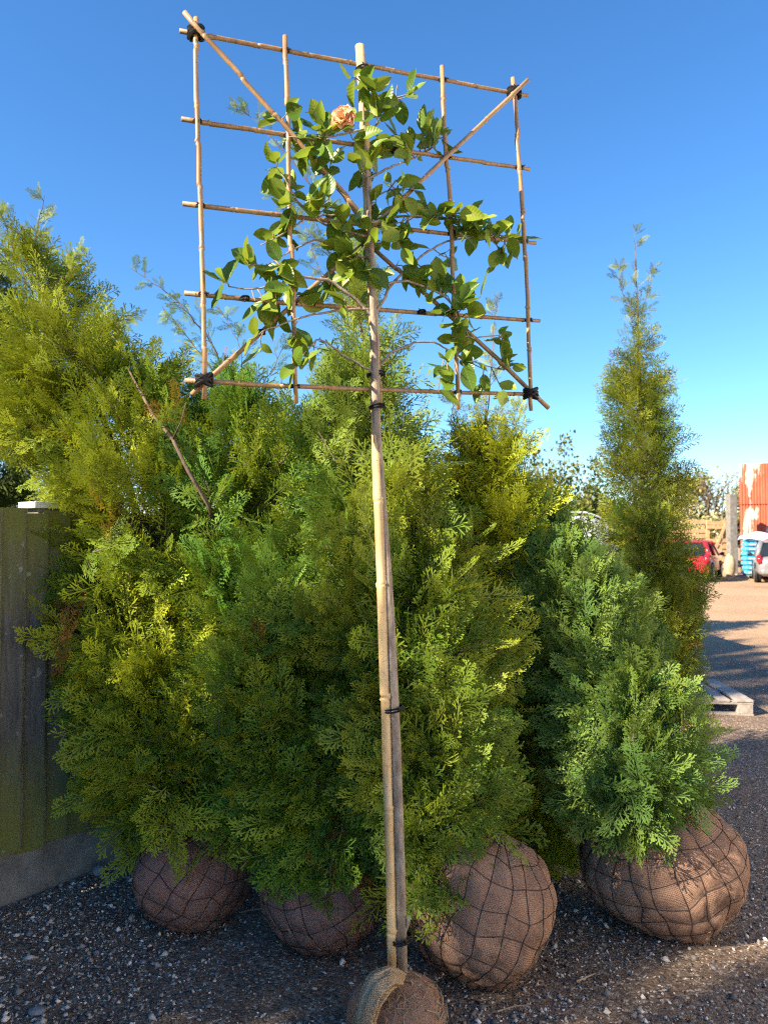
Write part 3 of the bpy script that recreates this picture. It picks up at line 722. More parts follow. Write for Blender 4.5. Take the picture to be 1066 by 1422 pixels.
def build_camellia():
    bx, by = .038, 2.44
    base = np.array([bx, by, 0.0]); root = empty('camellia_tree', base)
    tag(root, 'glossy leaved camellia trained on the bamboo trellis, with a small pale hessian root ball', 'tree')
    rng = np.random.default_rng(77); rnd = random.Random(5)
    tr = [(558, 1352), (555, 1200), (550, 1040), (544, 900), (538, 800), (530, 690), (523, 600), (521, 520), (519, 450), (516, 380), (513, 320), (510, 250), (506, 180), (502, 115)]
    offs = [-.006, -.006, -.006, -.004, .0, .004, -.004, -.022, -.032, -.036, -.036, -.034, -.032, -.028]
    tp = np.array([plane(x, y, o) for (x, y), o in zip(tr, offs)])
    mb = MB(); mb.tube(tp, [.0185, .0175, .0165, .016, .0155, .015, .015, .0145, .013, .010, .008, .0065, .005, .003], 10)
    mb.tube([plane(559, 1300), plane(566, 1282, -.02), plane(568, 1272, -.03)], [.008, .006, .005], 6)
    trunk = mb.build('trunk', M['greybark'], root, base, True)
    # a few skeleton branches, pixels of the photograph and offset from the trellis plane
    B = [[(518, 440), (490, 412), (455, 388), (420, 384), (380, 398), (345, 402), (318, 398)],
         [(513, 325), (470, 262), (440, 232), (412, 200), (392, 165)],
         [(511, 300), (470, 298), (430, 300), (385, 330), (362, 340)],
         [(519, 440), (533, 415), (545, 392), (590, 350), (620, 335), (680, 325), (722, 332)],
         [(524, 510), (545, 488), (575, 476), (602, 473), (625, 488), (650, 500), (690, 512)],
         [(510, 250), (540, 232), (565, 224), (597, 208), (614, 185)],
         [(519, 518), (498, 506), (478, 494), (458, 478), (440, 470), (415, 500), (410, 520)],
         [(517, 400), (560, 388), (615, 408), (640, 440), (650, 470), (692, 466)],
         [(507, 190), (530, 165), (548, 140), (552, 118)], [(505, 180), (480, 185), (440, 195), (400, 190)],
         [(518, 430), (470, 430), (420, 440), (370, 458), (345, 472)], [(512, 310), (550, 300), (590, 300), (640, 305), (670, 295)],
         [(514, 360), (480, 350), (440, 330), (400, 350), (370, 370)], [(511, 280), (530, 268), (548, 262)],
         [(513, 330), (450, 312), (420, 288), (390, 240)]]
    mb = MB(); BP = []
    for i, b in enumerate(B):
        n = len(b); o = rng.uniform(-.07, .05, n); o[0] = -.03; o = np.convolve(np.r_[o[0], o, o[-1]], [.3, .4, .3], 'valid')
        p = np.array([plane(x, y, q) for (x, y), q in zip(b, o)])
        # smooth
        s = np.linspace(0, n - 1, n * 4); q = np.stack([np.interp(s, np.arange(n), p[:, k]) for k in range(3)], -1)
        q[1:-1] = (q[:-2] + q[1:-1] * 2 + q[2:]) / 4; q[1:-1] += rng.normal(0, .0015, q[1:-1].shape)
        mb.tube(q, np.linspace(.0065 if i in (0, 1, 3) else .0048, .0018, len(q)), 6); BP.append(q)
    allp = np.concatenate(BP + [tp[6:]])
    CL = [(508, 125, 20, 18, 10), (545, 140, 18, 18, 7), (505, 160, 18, 16, 8), (475, 195, 25, 14, 10), (432, 190, 28, 14, 17), (393, 160, 6, 14, 3), (392, 235, 14, 14, 6), (440, 240, 24, 12, 7),
          (420, 283, 26, 13, 12), (515, 235, 14, 20, 8), (545, 262, 18, 22, 9), (515, 280, 16, 16, 6), (592, 188, 24, 18, 18), (570, 205, 14, 12, 5), (575, 298, 28, 18, 18), (640, 302, 32, 14, 20), (650, 328, 30, 12, 11),
          (712, 328, 20, 18, 14), (690, 362, 20, 12, 7), (378, 330, 18, 9, 7), (360, 372, 24, 14, 7), (392, 372, 16, 16, 8), (322, 393, 12, 12, 3), (350, 418, 14, 10, 4), (402, 408, 30, 14, 15),
          (440, 400, 24, 14, 8), (500, 362, 28, 16, 15), (540, 332, 20, 16, 9), (478, 368, 20, 14, 8), (580, 378, 32, 16, 14), (620, 400, 24, 16, 11), (632, 438, 22, 16, 13), (640, 470, 14, 14, 6),
          (695, 466, 12, 10, 4), (640, 508, 24, 16, 13), (692, 508, 20, 18, 11), (355, 470, 14, 8, 4), (410, 518, 9, 12, 4), (430, 455, 14, 18, 5), (468, 325, 22, 14, 7), (450, 300, 20, 14, 6), (480, 420, 14, 10, 4)]
    LM = [leaf_mesh(500 + i) for i in range(9)]; meshes = []
    for v, f in LM:
        me = bpy.data.meshes.new('leaf'); me.from_pydata(v.tolist(), [], f); me.update(); me.polygons.foreach_set('use_smooth', [True] * len(f)); me.materials.append(M['camleaf']); meshes.append(me)
    leaves = []
    for (cx, cy, sx, sy, n) in CL:
        n = int(round(n * 1.35)); sx *= 1.1; sy *= 1.1
        cpt = plane(cx, cy, rng.uniform(-.06, .02)); q = allp[np.argmin(np.linalg.norm(allp - cpt, axis=1))]
        nt_ = max(2, n // 3); ends = []
        for k in range(nt_):
            e = plane(cx + rng.normal(0, sx * .75), cy + rng.normal(0, sy * .75), rng.uniform(-.10, .06))
            st = allp[np.argmin(np.linalg.norm(allp - (e * .5 + q * .5), axis=1))]
            md = (st + e) / 2 + rng.normal(0, .008, 3); mb.tube([st, md, e], [.0024, .0020, .0014], 4); ends.append((st, md, e))
        for k in range(n):
            st, md, e = ends[k % nt_]; u = (1.0, .72, .45)[(k // nt_) % 3] if k // nt_ < 3 else rng.uniform(.3, 1)
            p = md + (e - md) * (u * 2 - 1) if u > .5 else st + (md - st) * (u * 2)
            tw = nrm(e - st); dr = nrm(tw * .55 + rng.normal(0, .55, 3) + np.array([0, -.12, -.02]))
            nn = nrm(np.array([-.42, -.68, .40]) + rng.normal(0, .50, 3)); nn = nrm(nn - (nn @ dr) * dr)
            leaves.append((p + dr * .006, dr, nn, rng.uniform(.062, .096) if rng.random() < .85 else rng.uniform(.04, .055)))
    br = mb.build('branches', M['greybark'], root, base, True)
    leaves.sort(key=lambda l: -l[3]); mbs = MB(); cnt = 0
    for i, (p, d, n, L) in enumerate(leaves):
        x = np.cross(d, n); Rm = np.stack([x, d, n], 1); k = rnd.randrange(len(meshes))
        if i < 300:
            o = link('leaf', meshes[k], None, root); mw = Matrix(np.c_[Rm * L, (p - base)].tolist() + [[0, 0, 0, 1]]); o.matrix_basis = mw
        else:
            v, f = LM[k]; mbs.add((v @ (Rm * L).T) + p, f)
    if mbs.n:
        o = mbs.build('small_leaves', M['camleaf'], root, base, True); o['kind'] = 'stuff'
    # faded bloom
    fp = plane(477, 164, -.13); fl = empty('flower', fp - base); fl.parent = root
    pm = None
    for ring, (nP, Lp, tilt) in enumerate(((8, .040, .25), (7, .034, .6), (5, .026, 1.0), (4, .018, 1.35))):
        for k in range(nP):
            if pm is None:
                V = []; F = []
                for i in range(5):
                    t = i / 4; w = .5 * math.sin(math.pi * (t * .72 + .12)) * 1.05
                    for s in (-1, -.5, 0, .5, 1): V.append((s * w, t * (1 - .06 * s * s), .18 * s * s - .22 * t * t + .07 * math.sin(9 * s + 5 * t)))
                for i in range(4):
                    for j in range(4): F.append((i * 5 + j, i * 5 + j + 1, i * 5 + j + 6, i * 5 + j + 5))
                pm = bpy.data.meshes.new('petal'); pm.from_pydata(V, [], F); pm.update(); pm.polygons.foreach_set('use_smooth', [True] * len(F)); pm.materials.append(M['petal'])
            o = link('petal', pm, None, fl)
            R1 = Matrix.Rotation(-.3, 4, 'Z') @ Matrix.Rotation(1.35, 4, 'X') @ Matrix.Rotation(k / nP * 6.283 + ring * .5 + rnd.uniform(-.15, .15), 4, 'Z') @ Matrix.Rotation(tilt + rnd.uniform(-.15, .15), 4, 'X') @ Matrix.Scale(1.15 * Lp * rnd.uniform(.9, 1.1), 4)
            o.matrix_basis = R1
    # small hessian ball with a folded flap
    rb = rng; n1 = snoise(rb, 3, 8, 3.0); n2 = snoise(rb, 3, 8, 9.0); n3 = snoise(rb, 3, 8, 22.0)
    def surf(u, v, lift=0):
        d = np.stack([np.sin(v) * np.cos(u), np.sin(v) * np.sin(u), np.cos(v)], -1)
        h = 1 + .06 * n1(d) + .05 * np.abs(n2(d)) + .02 * n3(d) + lift
        p = np.array([bx, by, .105]) + d * h[..., None] * np.array([.155, .15, .105])
        p[..., 2] = np.maximum(p[..., 2], -.004); return p
    def sheet(name, u0, u1, v0, v1, nu, nv, lift, mat, par, fold=0.0):
        gu, gv = np.meshgrid(np.linspace(u0, u1, nu + 1), np.linspace(v0, v1, nv + 1))
        L_ = lift + (fold * np.abs(np.sin(gu * 7 + gv * 3)) if fold else 0 * gu)
        v = surf(gu, gv, L_).reshape(-1, 3) - base
        i = (np.arange(nv)[:, None] * (nu + 1) + np.arange(nu)[None]).ravel()
        t = np.concatenate([np.stack([i, i + nu + 1, i + nu + 2], 1), np.stack([i, i + nu + 2, i + 1], 1)])
        me = np_mesh(name, v, t, None, True); uv = me.uv_layers.new(name='UVMap')
        UV = np.stack([gu * .2, gv * .2], -1).reshape(-1, 2); uv.data.foreach_set('uv', UV[t.ravel()].astype(np.float32).ravel())
        return link(name, me, M[mat], par)
    ballo = sheet('root_ball', 0, 2 * math.pi, 0.001, math.pi, 90, 60, 0.0, 'burlap', root)
    # flaps: rolled strips of hessian thrown over the left shoulder
    def strip(ptsL, ptsR, mat, thick=.008):
        PL_, PR_ = np.array(ptsL), np.array(ptsR); n = len(PL_); s = np.linspace(0, n - 1, 28)
        def sm(P):
            q = np.stack([np.interp(s, np.arange(n), P[:, k]) for k in range(3)], -1)
            for _ in range(3): q[1:-1] = (q[:-2] + q[1:-1] * 2 + q[2:]) / 4
            return q
        a, b = sm(PL_), sm(PR_); w = np.linspace(0, 1, 9); mb2 = MB()
        mid = a[:, None] + (b - a)[:, None] * w[None, :, None]
        nn = nrm(np.cross(np.gradient(a, axis=0), b - a)); nn *= np.sign((nn * (mid[:, 4] - np.array([bx, by, .08]))).sum(-1, keepdims=True))
        crown = (np.sin(w * math.pi) * .022 + .006 * np.sin(w * 19))[None, :, None] * nn[:, None]
        mid = mid + crown + rng.normal(0, .0012, mid.shape); V = np.concatenate([mid.reshape(-1, 3), (mid - nn[:, None] * thick).reshape(-1, 3)]); m = 28 * 9; F = []
        for i in range(27):
            for j in range(8):
                k = i * 9 + j; F.append((k, k + 1, k + 10, k + 9)); F.append((m + k, m + k + 9, m + k + 10, m + k + 1))
        for i in range(27):
            F.append((i * 9, i * 9 + 9, m + i * 9 + 9, m + i * 9)); F.append((i * 9 + 8, m + i * 9 + 8, m + i * 9 + 17, i * 9 + 17))
        mb2.add(V, F); o = mb2.build('hessian_flap', M[mat], ballo, base, True)
        uv = o.data.uv_layers.new(name='UVMap')
        for lp in o.data.loops:
            co = o.data.vertices[lp.vertex_index].co; uv.data[lp.index].uv = (co.x * 1.0 + co.y * .4, co.z)
    g = lambda x, y, Y: at(x, y, Y)
    strip([g(540, 1352, 2.42), g(515, 1358, 2.36), g(497, 1385, 2.33), g(489, 1420, 2.31), g(487, 1455, 2.31)],
          [g(556, 1364, 2.36), g(540, 1378, 2.29), g(526, 1400, 2.27), g(518, 1430, 2.26), g(512, 1460, 2.26)], 'burlap3')
    strip([g(556, 1362, 2.43) + [0, 0, .012], g(534, 1350, 2.38) + [0, 0, .016], g(512, 1358, 2.34) + [0, 0, .016], g(500, 1380, 2.31), g(496, 1404, 2.30)],
          [g(560, 1372, 2.36) + [0, 0, .012], g(546, 1372, 2.29) + [0, 0, .014], g(530, 1386, 2.26) + [0, 0, .012], g(519, 1404, 2.25), g(514, 1425, 2.25)], 'burlap3')
    mb = MB()
    for k in range(34):
        u0, v0 = rng.uniform(-2.6, .2), rng.uniform(.1, 1.5); m = 7
        u = u0 + np.cumsum(rng.normal(0, .16, m)); v = np.clip(v0 + np.cumsum(rng.normal(.03, .12, m)), .05, 2)
        p = surf(u, v, .03 + .03 * rng.random()); p[:, 2] += rng.normal(0, .004, m); mb.tube(p, .0012 if k > 4 else .0028, 4, False)
    mb.build('loose_twine', M['twine'], ballo, base)['kind'] = 'stuff'
build_camellia()

# ------------------------------------------------------------------ gravel and small litter
def build_gravel():
    rng = np.random.default_rng(21)
    ico = np.array([(1, 0, 0), (-1, 0, 0), (0, 1, 0), (0, -1, 0), (0, 0, 1), (0, 0, -1)], float)
    tri = np.array([(0, 2, 4), (2, 1, 4), (1, 3, 4), (3, 0, 4), (2, 0, 5), (1, 2, 5), (3, 1, 5), (0, 3, 5)])
    n = 90000
    y = 2.15 + (rng.random(n) ** 1.5) * 2.6; x = rng.uniform(-2.1, 2.4, n)
    patch = snoise(rng, 2, 8, 2.6); p2 = np.stack([x, y], -1)
    dens = np.clip(.95 - np.clip((x - .1) * .75, 0, .78), .1, 1) * np.clip(.72 + 1.2 * patch(p2), .10, 1)
    side = (p2 - F0[:2]) @ FN[:2]
    k = (rng.random(n) < dens) & (side > .02) & (np.abs(x) < y * .56 + .15); x, y = x[k][:26000], y[k][:26000]; n = len(x)
    z = GF1(np.stack([x, y], -1)) * .014 + GF2(np.stack([x, y], -1)) * .007
    r = .0044 * np.exp(rng.normal(0, .42, n)); r = np.where(rng.random(n) < .05, r * 1.9, r); r = np.clip(r, .002, .016)
    sc = np.stack([rng.uniform(.8, 1.5, n), rng.uniform(.7, 1.1, n), rng.uniform(.45, .85, n)], -1) * r[:, None]
    a = rng.uniform(0, 6.28, n); ca, sa = np.cos(a), np.sin(a)
    v = ico[None] * (1 + rng.normal(0, .22, (n, 6, 1))) * sc[:, None]
    tl = rng.normal(0, .35, n)[:, None]; v[..., 2] += v[..., 0] * tl
    vx = v[..., 0] * ca[:, None] - v[..., 1] * sa[:, None]; vy = v[..., 0] * sa[:, None] + v[..., 1] * ca[:, None]
    V = np.stack([vx + x[:, None], vy + y[:, None], v[..., 2] + (z + sc[:, 2] * .55)[:, None]], -1)
    pal = np.array([(.07, .07, .075), (.14, .14, .145), (.22, .21, .20), (.36, .35, .33), (.60, .58, .55), (.12, .085, .06), (.18, .19, .23)])
    c = np.array([1.12, 1.0, .9]) * pal[rng.choice(7, n, p=[.18, .17, .17, .18, .19, .05, .06])] * rng.uniform(.8, 1.45, (n, 1))
    T = (tri[None] + (np.arange(n) * 6)[:, None, None]).reshape(-1, 3)
    o = link('gravel', np_mesh('gravel', V.reshape(-1, 3), T, np.repeat(c, 6, 0)), M['pebble'])
    tag(o, 'loose dark grey and white gravel strewn before the root balls', 'gravel', kind='stuff')
build_gravel()

def rock(name, label, cat, c, r, mat, seed):
    rng = np.random.default_rng(seed); n1 = snoise(rng, 3, 8, 2.5); n2 = snoise(rng, 3, 8, 7)
    gu, gv = np.meshgrid(np.linspace(0, 2 * math.pi, 25), np.linspace(.001, math.pi, 15))
    d = np.stack([np.sin(gv) * np.cos(gu), np.sin(gv) * np.sin(gu), np.cos(gv)], -1)
    v = (d * (1 + .18 * n1(d) + .08 * n2(d))[..., None] * np.array(r)).reshape(-1, 3)
    i = (np.arange(14)[:, None] * 25 + np.arange(24)[None]).ravel()
    t = np.concatenate([np.stack([i, i + 25, i + 26], 1), np.stack([i, i + 26, i + 1], 1)])
    o = link(name, np_mesh(name, v, t, None, True), M[mat]); o.location = (c[0], c[1], gz(c[0], c[1]) + r[2] * .7); tag(o, label, cat); return o
g = on_ground(137, 1214); rock('stone', 'rounded grey stone lying at the foot of the concrete gravel board', 'stone', g, (.030, .028, .026), 'stone', 1)
g = on_ground(388, 1278); rock('stone', 'small grey stone wedged between the two left root balls', 'stone', g, (.028, .022, .020), 'stone', 2)
g = on_ground(52, 1405); rock('stone', 'flat grey stone half sunk in gravel away from the fence', 'stone', g, (.030, .024, .012), 'stone', 6)
def litter():
    mb = MB(); p = [on_ground(x, y) + [0, 0, z] for x, y, z in ((158, 1208, .012), (168, 1208, .006), (178, 1203, .012), (186, 1197, .028), (190, 1190, .05))]
    p = np.array(p); V = np.concatenate([p, p + [.004, -.012, 0], p + [0, 0, .002], p + [.004, -.012, .002]]); n = 5; F = []
    for i in range(4): F += [(i, i + 1, n + i + 1, n + i), (2 * n + i, 3 * n + i, 3 * n + i + 1, 2 * n + i + 1), (i, 2 * n + i, 2 * n + i + 1, i + 1), (n + i, n + i + 1, 3 * n + i + 1, 3 * n + i)]
    o = mb.add(V, F).build('plastic_strip', M['whitecap']); tag(o, 'curled white plastic strip lying by the concrete gravel board', 'litter')
    for (pts, lab, r) in ([[(332, 1270), (352, 1267), (378, 1266)], 'thin dry twig on the gravel between the two left root balls', .003],
                          [[(800, 1366), (815, 1361), (826, 1358)], 'short pale wood splinter on the ground before the largest root ball', .004],
                          [[(690, 1408), (715, 1402), (735, 1402)], 'thin brown stick on the ground near the small root ball', .003]):
        mb = MB(); mb.tube([on_ground(x, y) + [0, 0, .008 + .004 * i] for i, (x, y) in enumerate(pts)], [r, r * .9, r * .5], 5)
        o = mb.build('twig', M['twine']); tag(o, lab, 'twig')
litter()

# ------------------------------------------------------------------ pallet
def build_pallet():
    c = on_ground(1046, 994); rz = math.radians(-6)
    ux = np.array([math.cos(rz), math.sin(rz), 0]); uy = np.array([-math.sin(rz), math.cos(rz), 0]); Rm = np.stack([ux, uy, [0, 0, 1]], 1)
    base = c - ux * .6 + uy * .5; base[2] = gz(base[0], base[1]); root = empty('pallet', base)
    tag(root, 'weathered grey wooden pallet lying on the dark yard', 'pallet')
    def b(name, x, y, z, sx, sy, sz):
        mb = MB(); mb.box(Rm @ np.array([x, y, z]), (sx, sy, sz), Rm); mb.build(name, M['greywood'], root, bevel=.003)
    for y in (-.45, 0, .45): b('bottom_board', 0, y, .012, 1.2, .10, .022)
    for x in (-.53, 0, .53):
        for y in (-.45, 0, .45): b('block', x, y, .0625, .13, .10, .078)
    for y in (-.45, 0, .45): b('stringer', 0, y, .1135, 1.2, .098, .022)
    rg = random.Random(3); x = -.6
    for w in (.14, .10, .14, .10, .14, .10, .145): b('deck_board', x + w / 2, rg.uniform(-.006, .006), .1365, w, 1.0, .022); x += w + .0555
    mb = MB(); p0 = Rm @ np.array([-.75, .40, .19]); p1 = Rm @ np.array([.12, .46, .19]); mb.tube([p0, (p0 + p1) / 2, p1], [.042, .041, .04], 12)
    o = mb.build('wooden_post', M['pilepole'], smooth=True); o.location = root.location; tag(o, 'peeled round wooden post lying across the back of the pallet', 'post')
build_pallet()

# ------------------------------------------------------------------ far yard: barn, gate, post, bags, cars, trees
def build_far():
    # corrugated barn
    x0, yb = 15.45, 33.0
    root = empty('barn', (x0, yb, 0), math.radians(-27)); tag(root, 'rusty red corrugated iron barn at the far side of the yard', 'barn')
    def sheet(w, h, z, name, dz=0, x=0, dy=0, ph=0):
        n = int(w / .019); xs = np.linspace(0, w, n); V = []; F = []
        for zz in (0, h):
            for q in xs: V.append((x + q, dy + .02 * math.sin(q / .115 * 2 * math.pi), z + zz))
        for i in range(n - 1): F.append((i, i + 1, n + i + 1, n + i))
        k = len(V); V += [(a, b + .012, c) for a, b, c in V]; F += [tuple(k + j for j in reversed(f)) for f in F[:]]
        mb = MB(); mb.add(V, F); mb.build(name, M['barn'], root, smooth=True)
    for i in range(7):
        sheet(.93, 1.75, 3.0, 'wall_sheet', x=i * .9, dy=-.02 * (i % 2)); sheet(.93, 2.1, 1.0, 'wall_sheet', x=i * .9, dy=.05 - .02 * (i % 2))
        sheet(.93, 1.0, .0, 'wall_sheet', x=i * .9, dy=.09 - .02 * (i % 2))
    mb = MB(); mb.box((3.2, 4.2, 2.3), (6.3, 8.0, 4.5)); mb.build('frame', M['blackplastic'], root)
    # concrete post at the left of the barn
    r2 = empty('concrete_post', (14.45, 31.6, 0)); tag(r2, 'tall weathered concrete post between the slatted gate and the barn', 'post')
    mb = MB(); mb.box((0, 0, 1.68), (.32, .42, 3.36), taper=.04); mb.build('shaft', M['concrete'], r2, bevel=.02)
    mb = MB(); mb.box((-.165, -.1, 1.5), (.03, .2, .12)); mb.build('hinge_plate', M['rim'], r2)
    # slatted gate and fence panel
    def slats(name, label, x, y, w, zs, sh, post, brace=False, cat='gate'):
        r = empty(name, (x, y, 0)); tag(r, label, cat)
        for z in zs:
            mb = MB(); mb.box((w / 2, 0, z), (w, .04, sh)); mb.build('slat', M['gatewood'], r)
        for px in post:
            mb = MB(); mb.box((px, .06, (max(zs) + .1) / 2), (.12, .08, max(zs) + .12)); mb.build('post', M['gatewood'], r)
        if brace:
            mb = MB(); a = math.atan2(max(zs) - min(zs), w); mb.box((w / 2, -.045, (max(zs) + min(zs)) / 2), (math.hypot(w, max(zs) - min(zs)) * .96, .04, .10), Matrix.Rotation(-a, 3, 'Y')); mb.build('brace', M['gatewood'], r)
    slats('slatted_gate', 'wooden slatted gate with a solid top board closing onto the concrete post', 13.55, 31.9, .80, (.35, .62, .89, 1.16, 1.43, 2.0, 2.17), .15, (.06, .74), True)
    slats('slatted_fence', 'pale wooden slat fence continuing left of the gate, behind the red car', 8.95, 32.0, 4.6, (.3, .6, .95, 1.25, 1.62, 1.84, 2.22), .17, (.1, 1.6, 3.1, 4.5), False, 'fence')
    # stacked blue bags on a pallet under white film
    bx, by = 13.72, 28.9
    mb = MB(); rgp = random.Random(8)
    r3 = empty('stacking_pallet', (bx + .5, by + .5, 0)); tag(r3, 'low wooden pallet carrying the stack of blue bags', 'pallet')
    for i in range(5):
        mb = MB(); mb.box((-.5 + .1 + i * .2, 0, .12), (.14, 1.0, .022)); mb.build('deck_board', M['greywood'], r3)
    for i in (-.42, 0, .42):
        mb = MB(); mb.box((i, 0, .055), (.1, 1.0, .11)); mb.build('bearer', M['greywood'], r3)
    def bag_mesh():
        n = 12; V = []; F = []
        for i in range(n + 1):
            v = math.pi * i / n
            for j in range(2 * n):
                u = math.pi * j / n
                se = lambda q, e: math.copysign(abs(q) ** e, q)
                V.append((.26 * se(math.sin(v), .5) * se(math.cos(u), .4), .2 * se(math.sin(v), .5) * se(math.sin(u), .4), .095 * se(math.cos(v), .8)))
        for i in range(n):
            for j in range(2 * n): F.append((i * 2 * n + j, (i + 1) * 2 * n + j, (i + 1) * 2 * n + (j + 1) % (2 * n), i * 2 * n + (j + 1) % (2 * n)))
        me = bpy.data.meshes.new('bag'); me.from_pydata(V, [], F); me.update(); me.polygons.foreach_set('use_smooth', [True] * len(F)); me.materials.append(M['bluebag']); return me
    bm_ = bag_mesh(); sm_ = bpy.data.meshes.new('print'); 
    mbp = MB(); mbp.box((.02, -.198, .0), (.26, .012, .05)); pr = mbp.build('print', M['whitefilm']); prm = pr.data; bpy.data.objects.remove(pr)
    for k in range(8):
        for i in range(2):
            o = link('bag', bm_, None); o.location = (bx + .26 + i * .5 + rgp.uniform(-.02, .02), by + .22 + rgp.uniform(-.02, .02), .225 + k * .178); o.rotation_euler = (0, 0, rgp.uniform(-.06, .06))
            tag(o, 'plump blue plastic bag in the wrapped stack before the barn', 'bag', 'blue bags stacked on the pallet'); o2 = link('print', prm, None, o)
    V = []; F = []; n = 14
    for i in range(n + 1):
        for j in range(n + 1):
            a, b = i / n, j / n; ed = max(abs(a - .5), abs(b - .5)) * 2
            V.append((bx - .05 + a * 1.12, by - .05 + b * .6, 1.60 + .17 * (1 - ed ** 2) + .03 * math.sin(9 * a + 4 * b) - .10 * (ed > .99)))
    for i in range(n):
        for j in range(n): q = i * (n + 1) + j; F.append((q, q + n + 1, q + n + 2, q + 1))
    k = len(V); V += [(x, y, z - .012) for x, y, z in V]; F += [tuple(k + j for j in reversed(f)) for f in F[:]]
    mb = MB(); mb.add(V, F); o = mb.build('plastic_sheet', M['whitefilm'], smooth=True); tag(o, 'crumpled white plastic sheet capping the stack of blue bags', 'sheet')
    # spoil heap by the post
    rock('soil_heap', 'low heap of rubble and soil at the foot of the concrete post', 'heap', (15.35, 31.2), (.75, .55, .28), 'bark', 31)
    rock('log_pile', 'pale cut log round leaning behind the red car bonnet', 'log', (13.75, 30.3), (.22, .2, .55), 'pilepole', 33)

def build_car(label, paint, loc, heading):
    root = empty('parked_car', loc, heading); tag(root, label, 'car', None)
    # local: +Y forward, x right; stations along length: y, half width, z bottom, z belt
    st = [(-1.98, .55, .42, .72), (-1.94, .74, .30, .86), (-1.80, .82, .24, .95), (-1.3, .86, .20, .97), (-.4, .87, .19, .94), (.6, .87, .19, .91), (1.2, .86, .20, .86), (1.65, .80, .23, .76), (1.88, .68, .28, .66), (1.98, .50, .38, .55)]
    V = []; F = []; ns = 14
    for (y, w, zb, zt) in st:
        for j in range(ns):
            a = 2 * math.pi * (j + .5) / ns; cx = math.copysign(abs(math.cos(a)) ** .45, math.cos(a)); sz = math.copysign(abs(math.sin(a)) ** .5, math.sin(a))
            V.append((w * cx * (1 - .05 * max(0, sz)), y, (zb + zt) / 2 + (zt - zb) / 2 * sz))
    for i in range(len(st) - 1):
        for j in range(ns): k = (j + 1) % ns; F.append((i * ns + j, (i + 1) * ns + j, (i + 1) * ns + k, i * ns + k))
    F.append(tuple(range(ns))); F.append(tuple(range((len(st) - 1) * ns, len(st) * ns))[::-1])
    mb = MB(); mb.add(V, F); body = mb.build('body', M[paint], root, smooth=True)
    # greenhouse (glass) with painted roof and pillars
    def loft(sec, name, mat, par, inset=0):
        V = []; F = []
        for (y0, y1, w, z) in sec:
            V += [(-w, y0, z), (-w * .98, (y0 + y1) / 2, z + .0), (-w, y1, z), (w, y1, z), (w * .98, (y0 + y1) / 2, z), (w, y0, z)]
        for i in range(len(sec) - 1):
            for j in range(6): k = (j + 1) % 6; F.append((i * 6 + j, i * 6 + k, (i + 1) * 6 + k, (i + 1) * 6 + j))
        F.append((5, 4, 3, 2, 1, 0)); F.append(tuple(range((len(sec) - 1) * 6, len(sec) * 6)))
        mb = MB(); mb.add(V, F); return mb.build(name, M[mat], par, smooth=False, bevel=.02)
    loft([(-1.84, 1.15, .79, .90), (-1.62, .72, .70, 1.18), (-1.45, .40, .62, 1.40)], 'window_glass', 'glass', root)
    loft([(-1.50, .45, .645, 1.39), (-1.46, .40, .62, 1.44), (-1.25, .2, .52, 1.475)], 'roof', paint, root)
    for sx in (-1, 1):
        for (p0, p1, r) in (((sx * .80, -1.80, .90), (sx * .635, -1.46, 1.41), .075), ((sx * .79, 1.12, .90), (sx * .63, .42, 1.41), .035), ((sx * .805, -.25, .9), (sx * .655, -.3, 1.41), .04)):
            mb = MB(); mb.tube([p0, p1], r, 6); mb.build('pillar', M[paint], root, smooth=True)
        mb = MB(); mb.tube([(sx * .70, -1.935, .70), (sx * .74, -1.90, .82), (sx * .745, -1.85, .95)], [.085, .10, .07], 8); mb.build('tail_light', M['redlens'], root, smooth=True)
        mb = MB(); mb.tube([(sx * .84, .72, .93), (sx * .95, .74, .96), (sx * 1.03, .74, .96)], [.02, .07, .06], 8); mb.build('wing_mirror', M['blackplastic'], root, smooth=True)
        for y in (-1.22, 1.22):
            mb = MB(); a = np.linspace(0, 2 * math.pi, 25)[:-1]
            mb.tube([(sx * .66, y, .31), (sx * .68, y, .31), (sx * .86, y, .31), (sx * .88, y, .31)], [.27, .31, .31, .27], 24); wh = mb.build('wheel', M['tyre'], root, smooth=False)
            mb = MB(); mb.tube([(sx * .875, y, .31), (sx * .888, y, .31)], [.20, .19], 16); mb.build('rim', M['rim'], wh)
            mb = MB(); mb.tube([(sx * .80, y, .33), (sx * .872, y, .33)], [.37, .36], 24); mb.build('wheel_arch', M['blackplastic'], root)
    mb = MB(); mb.box((0, -1.985, .76), (.52, .02, .12)); mb.build('number_plate', M['plate'], root)
    mb = MB(); mb.box((0, -1.95, .40), (1.36, .12, .16)); mb.build('bumper', M[paint], root, bevel=.04)
    return root

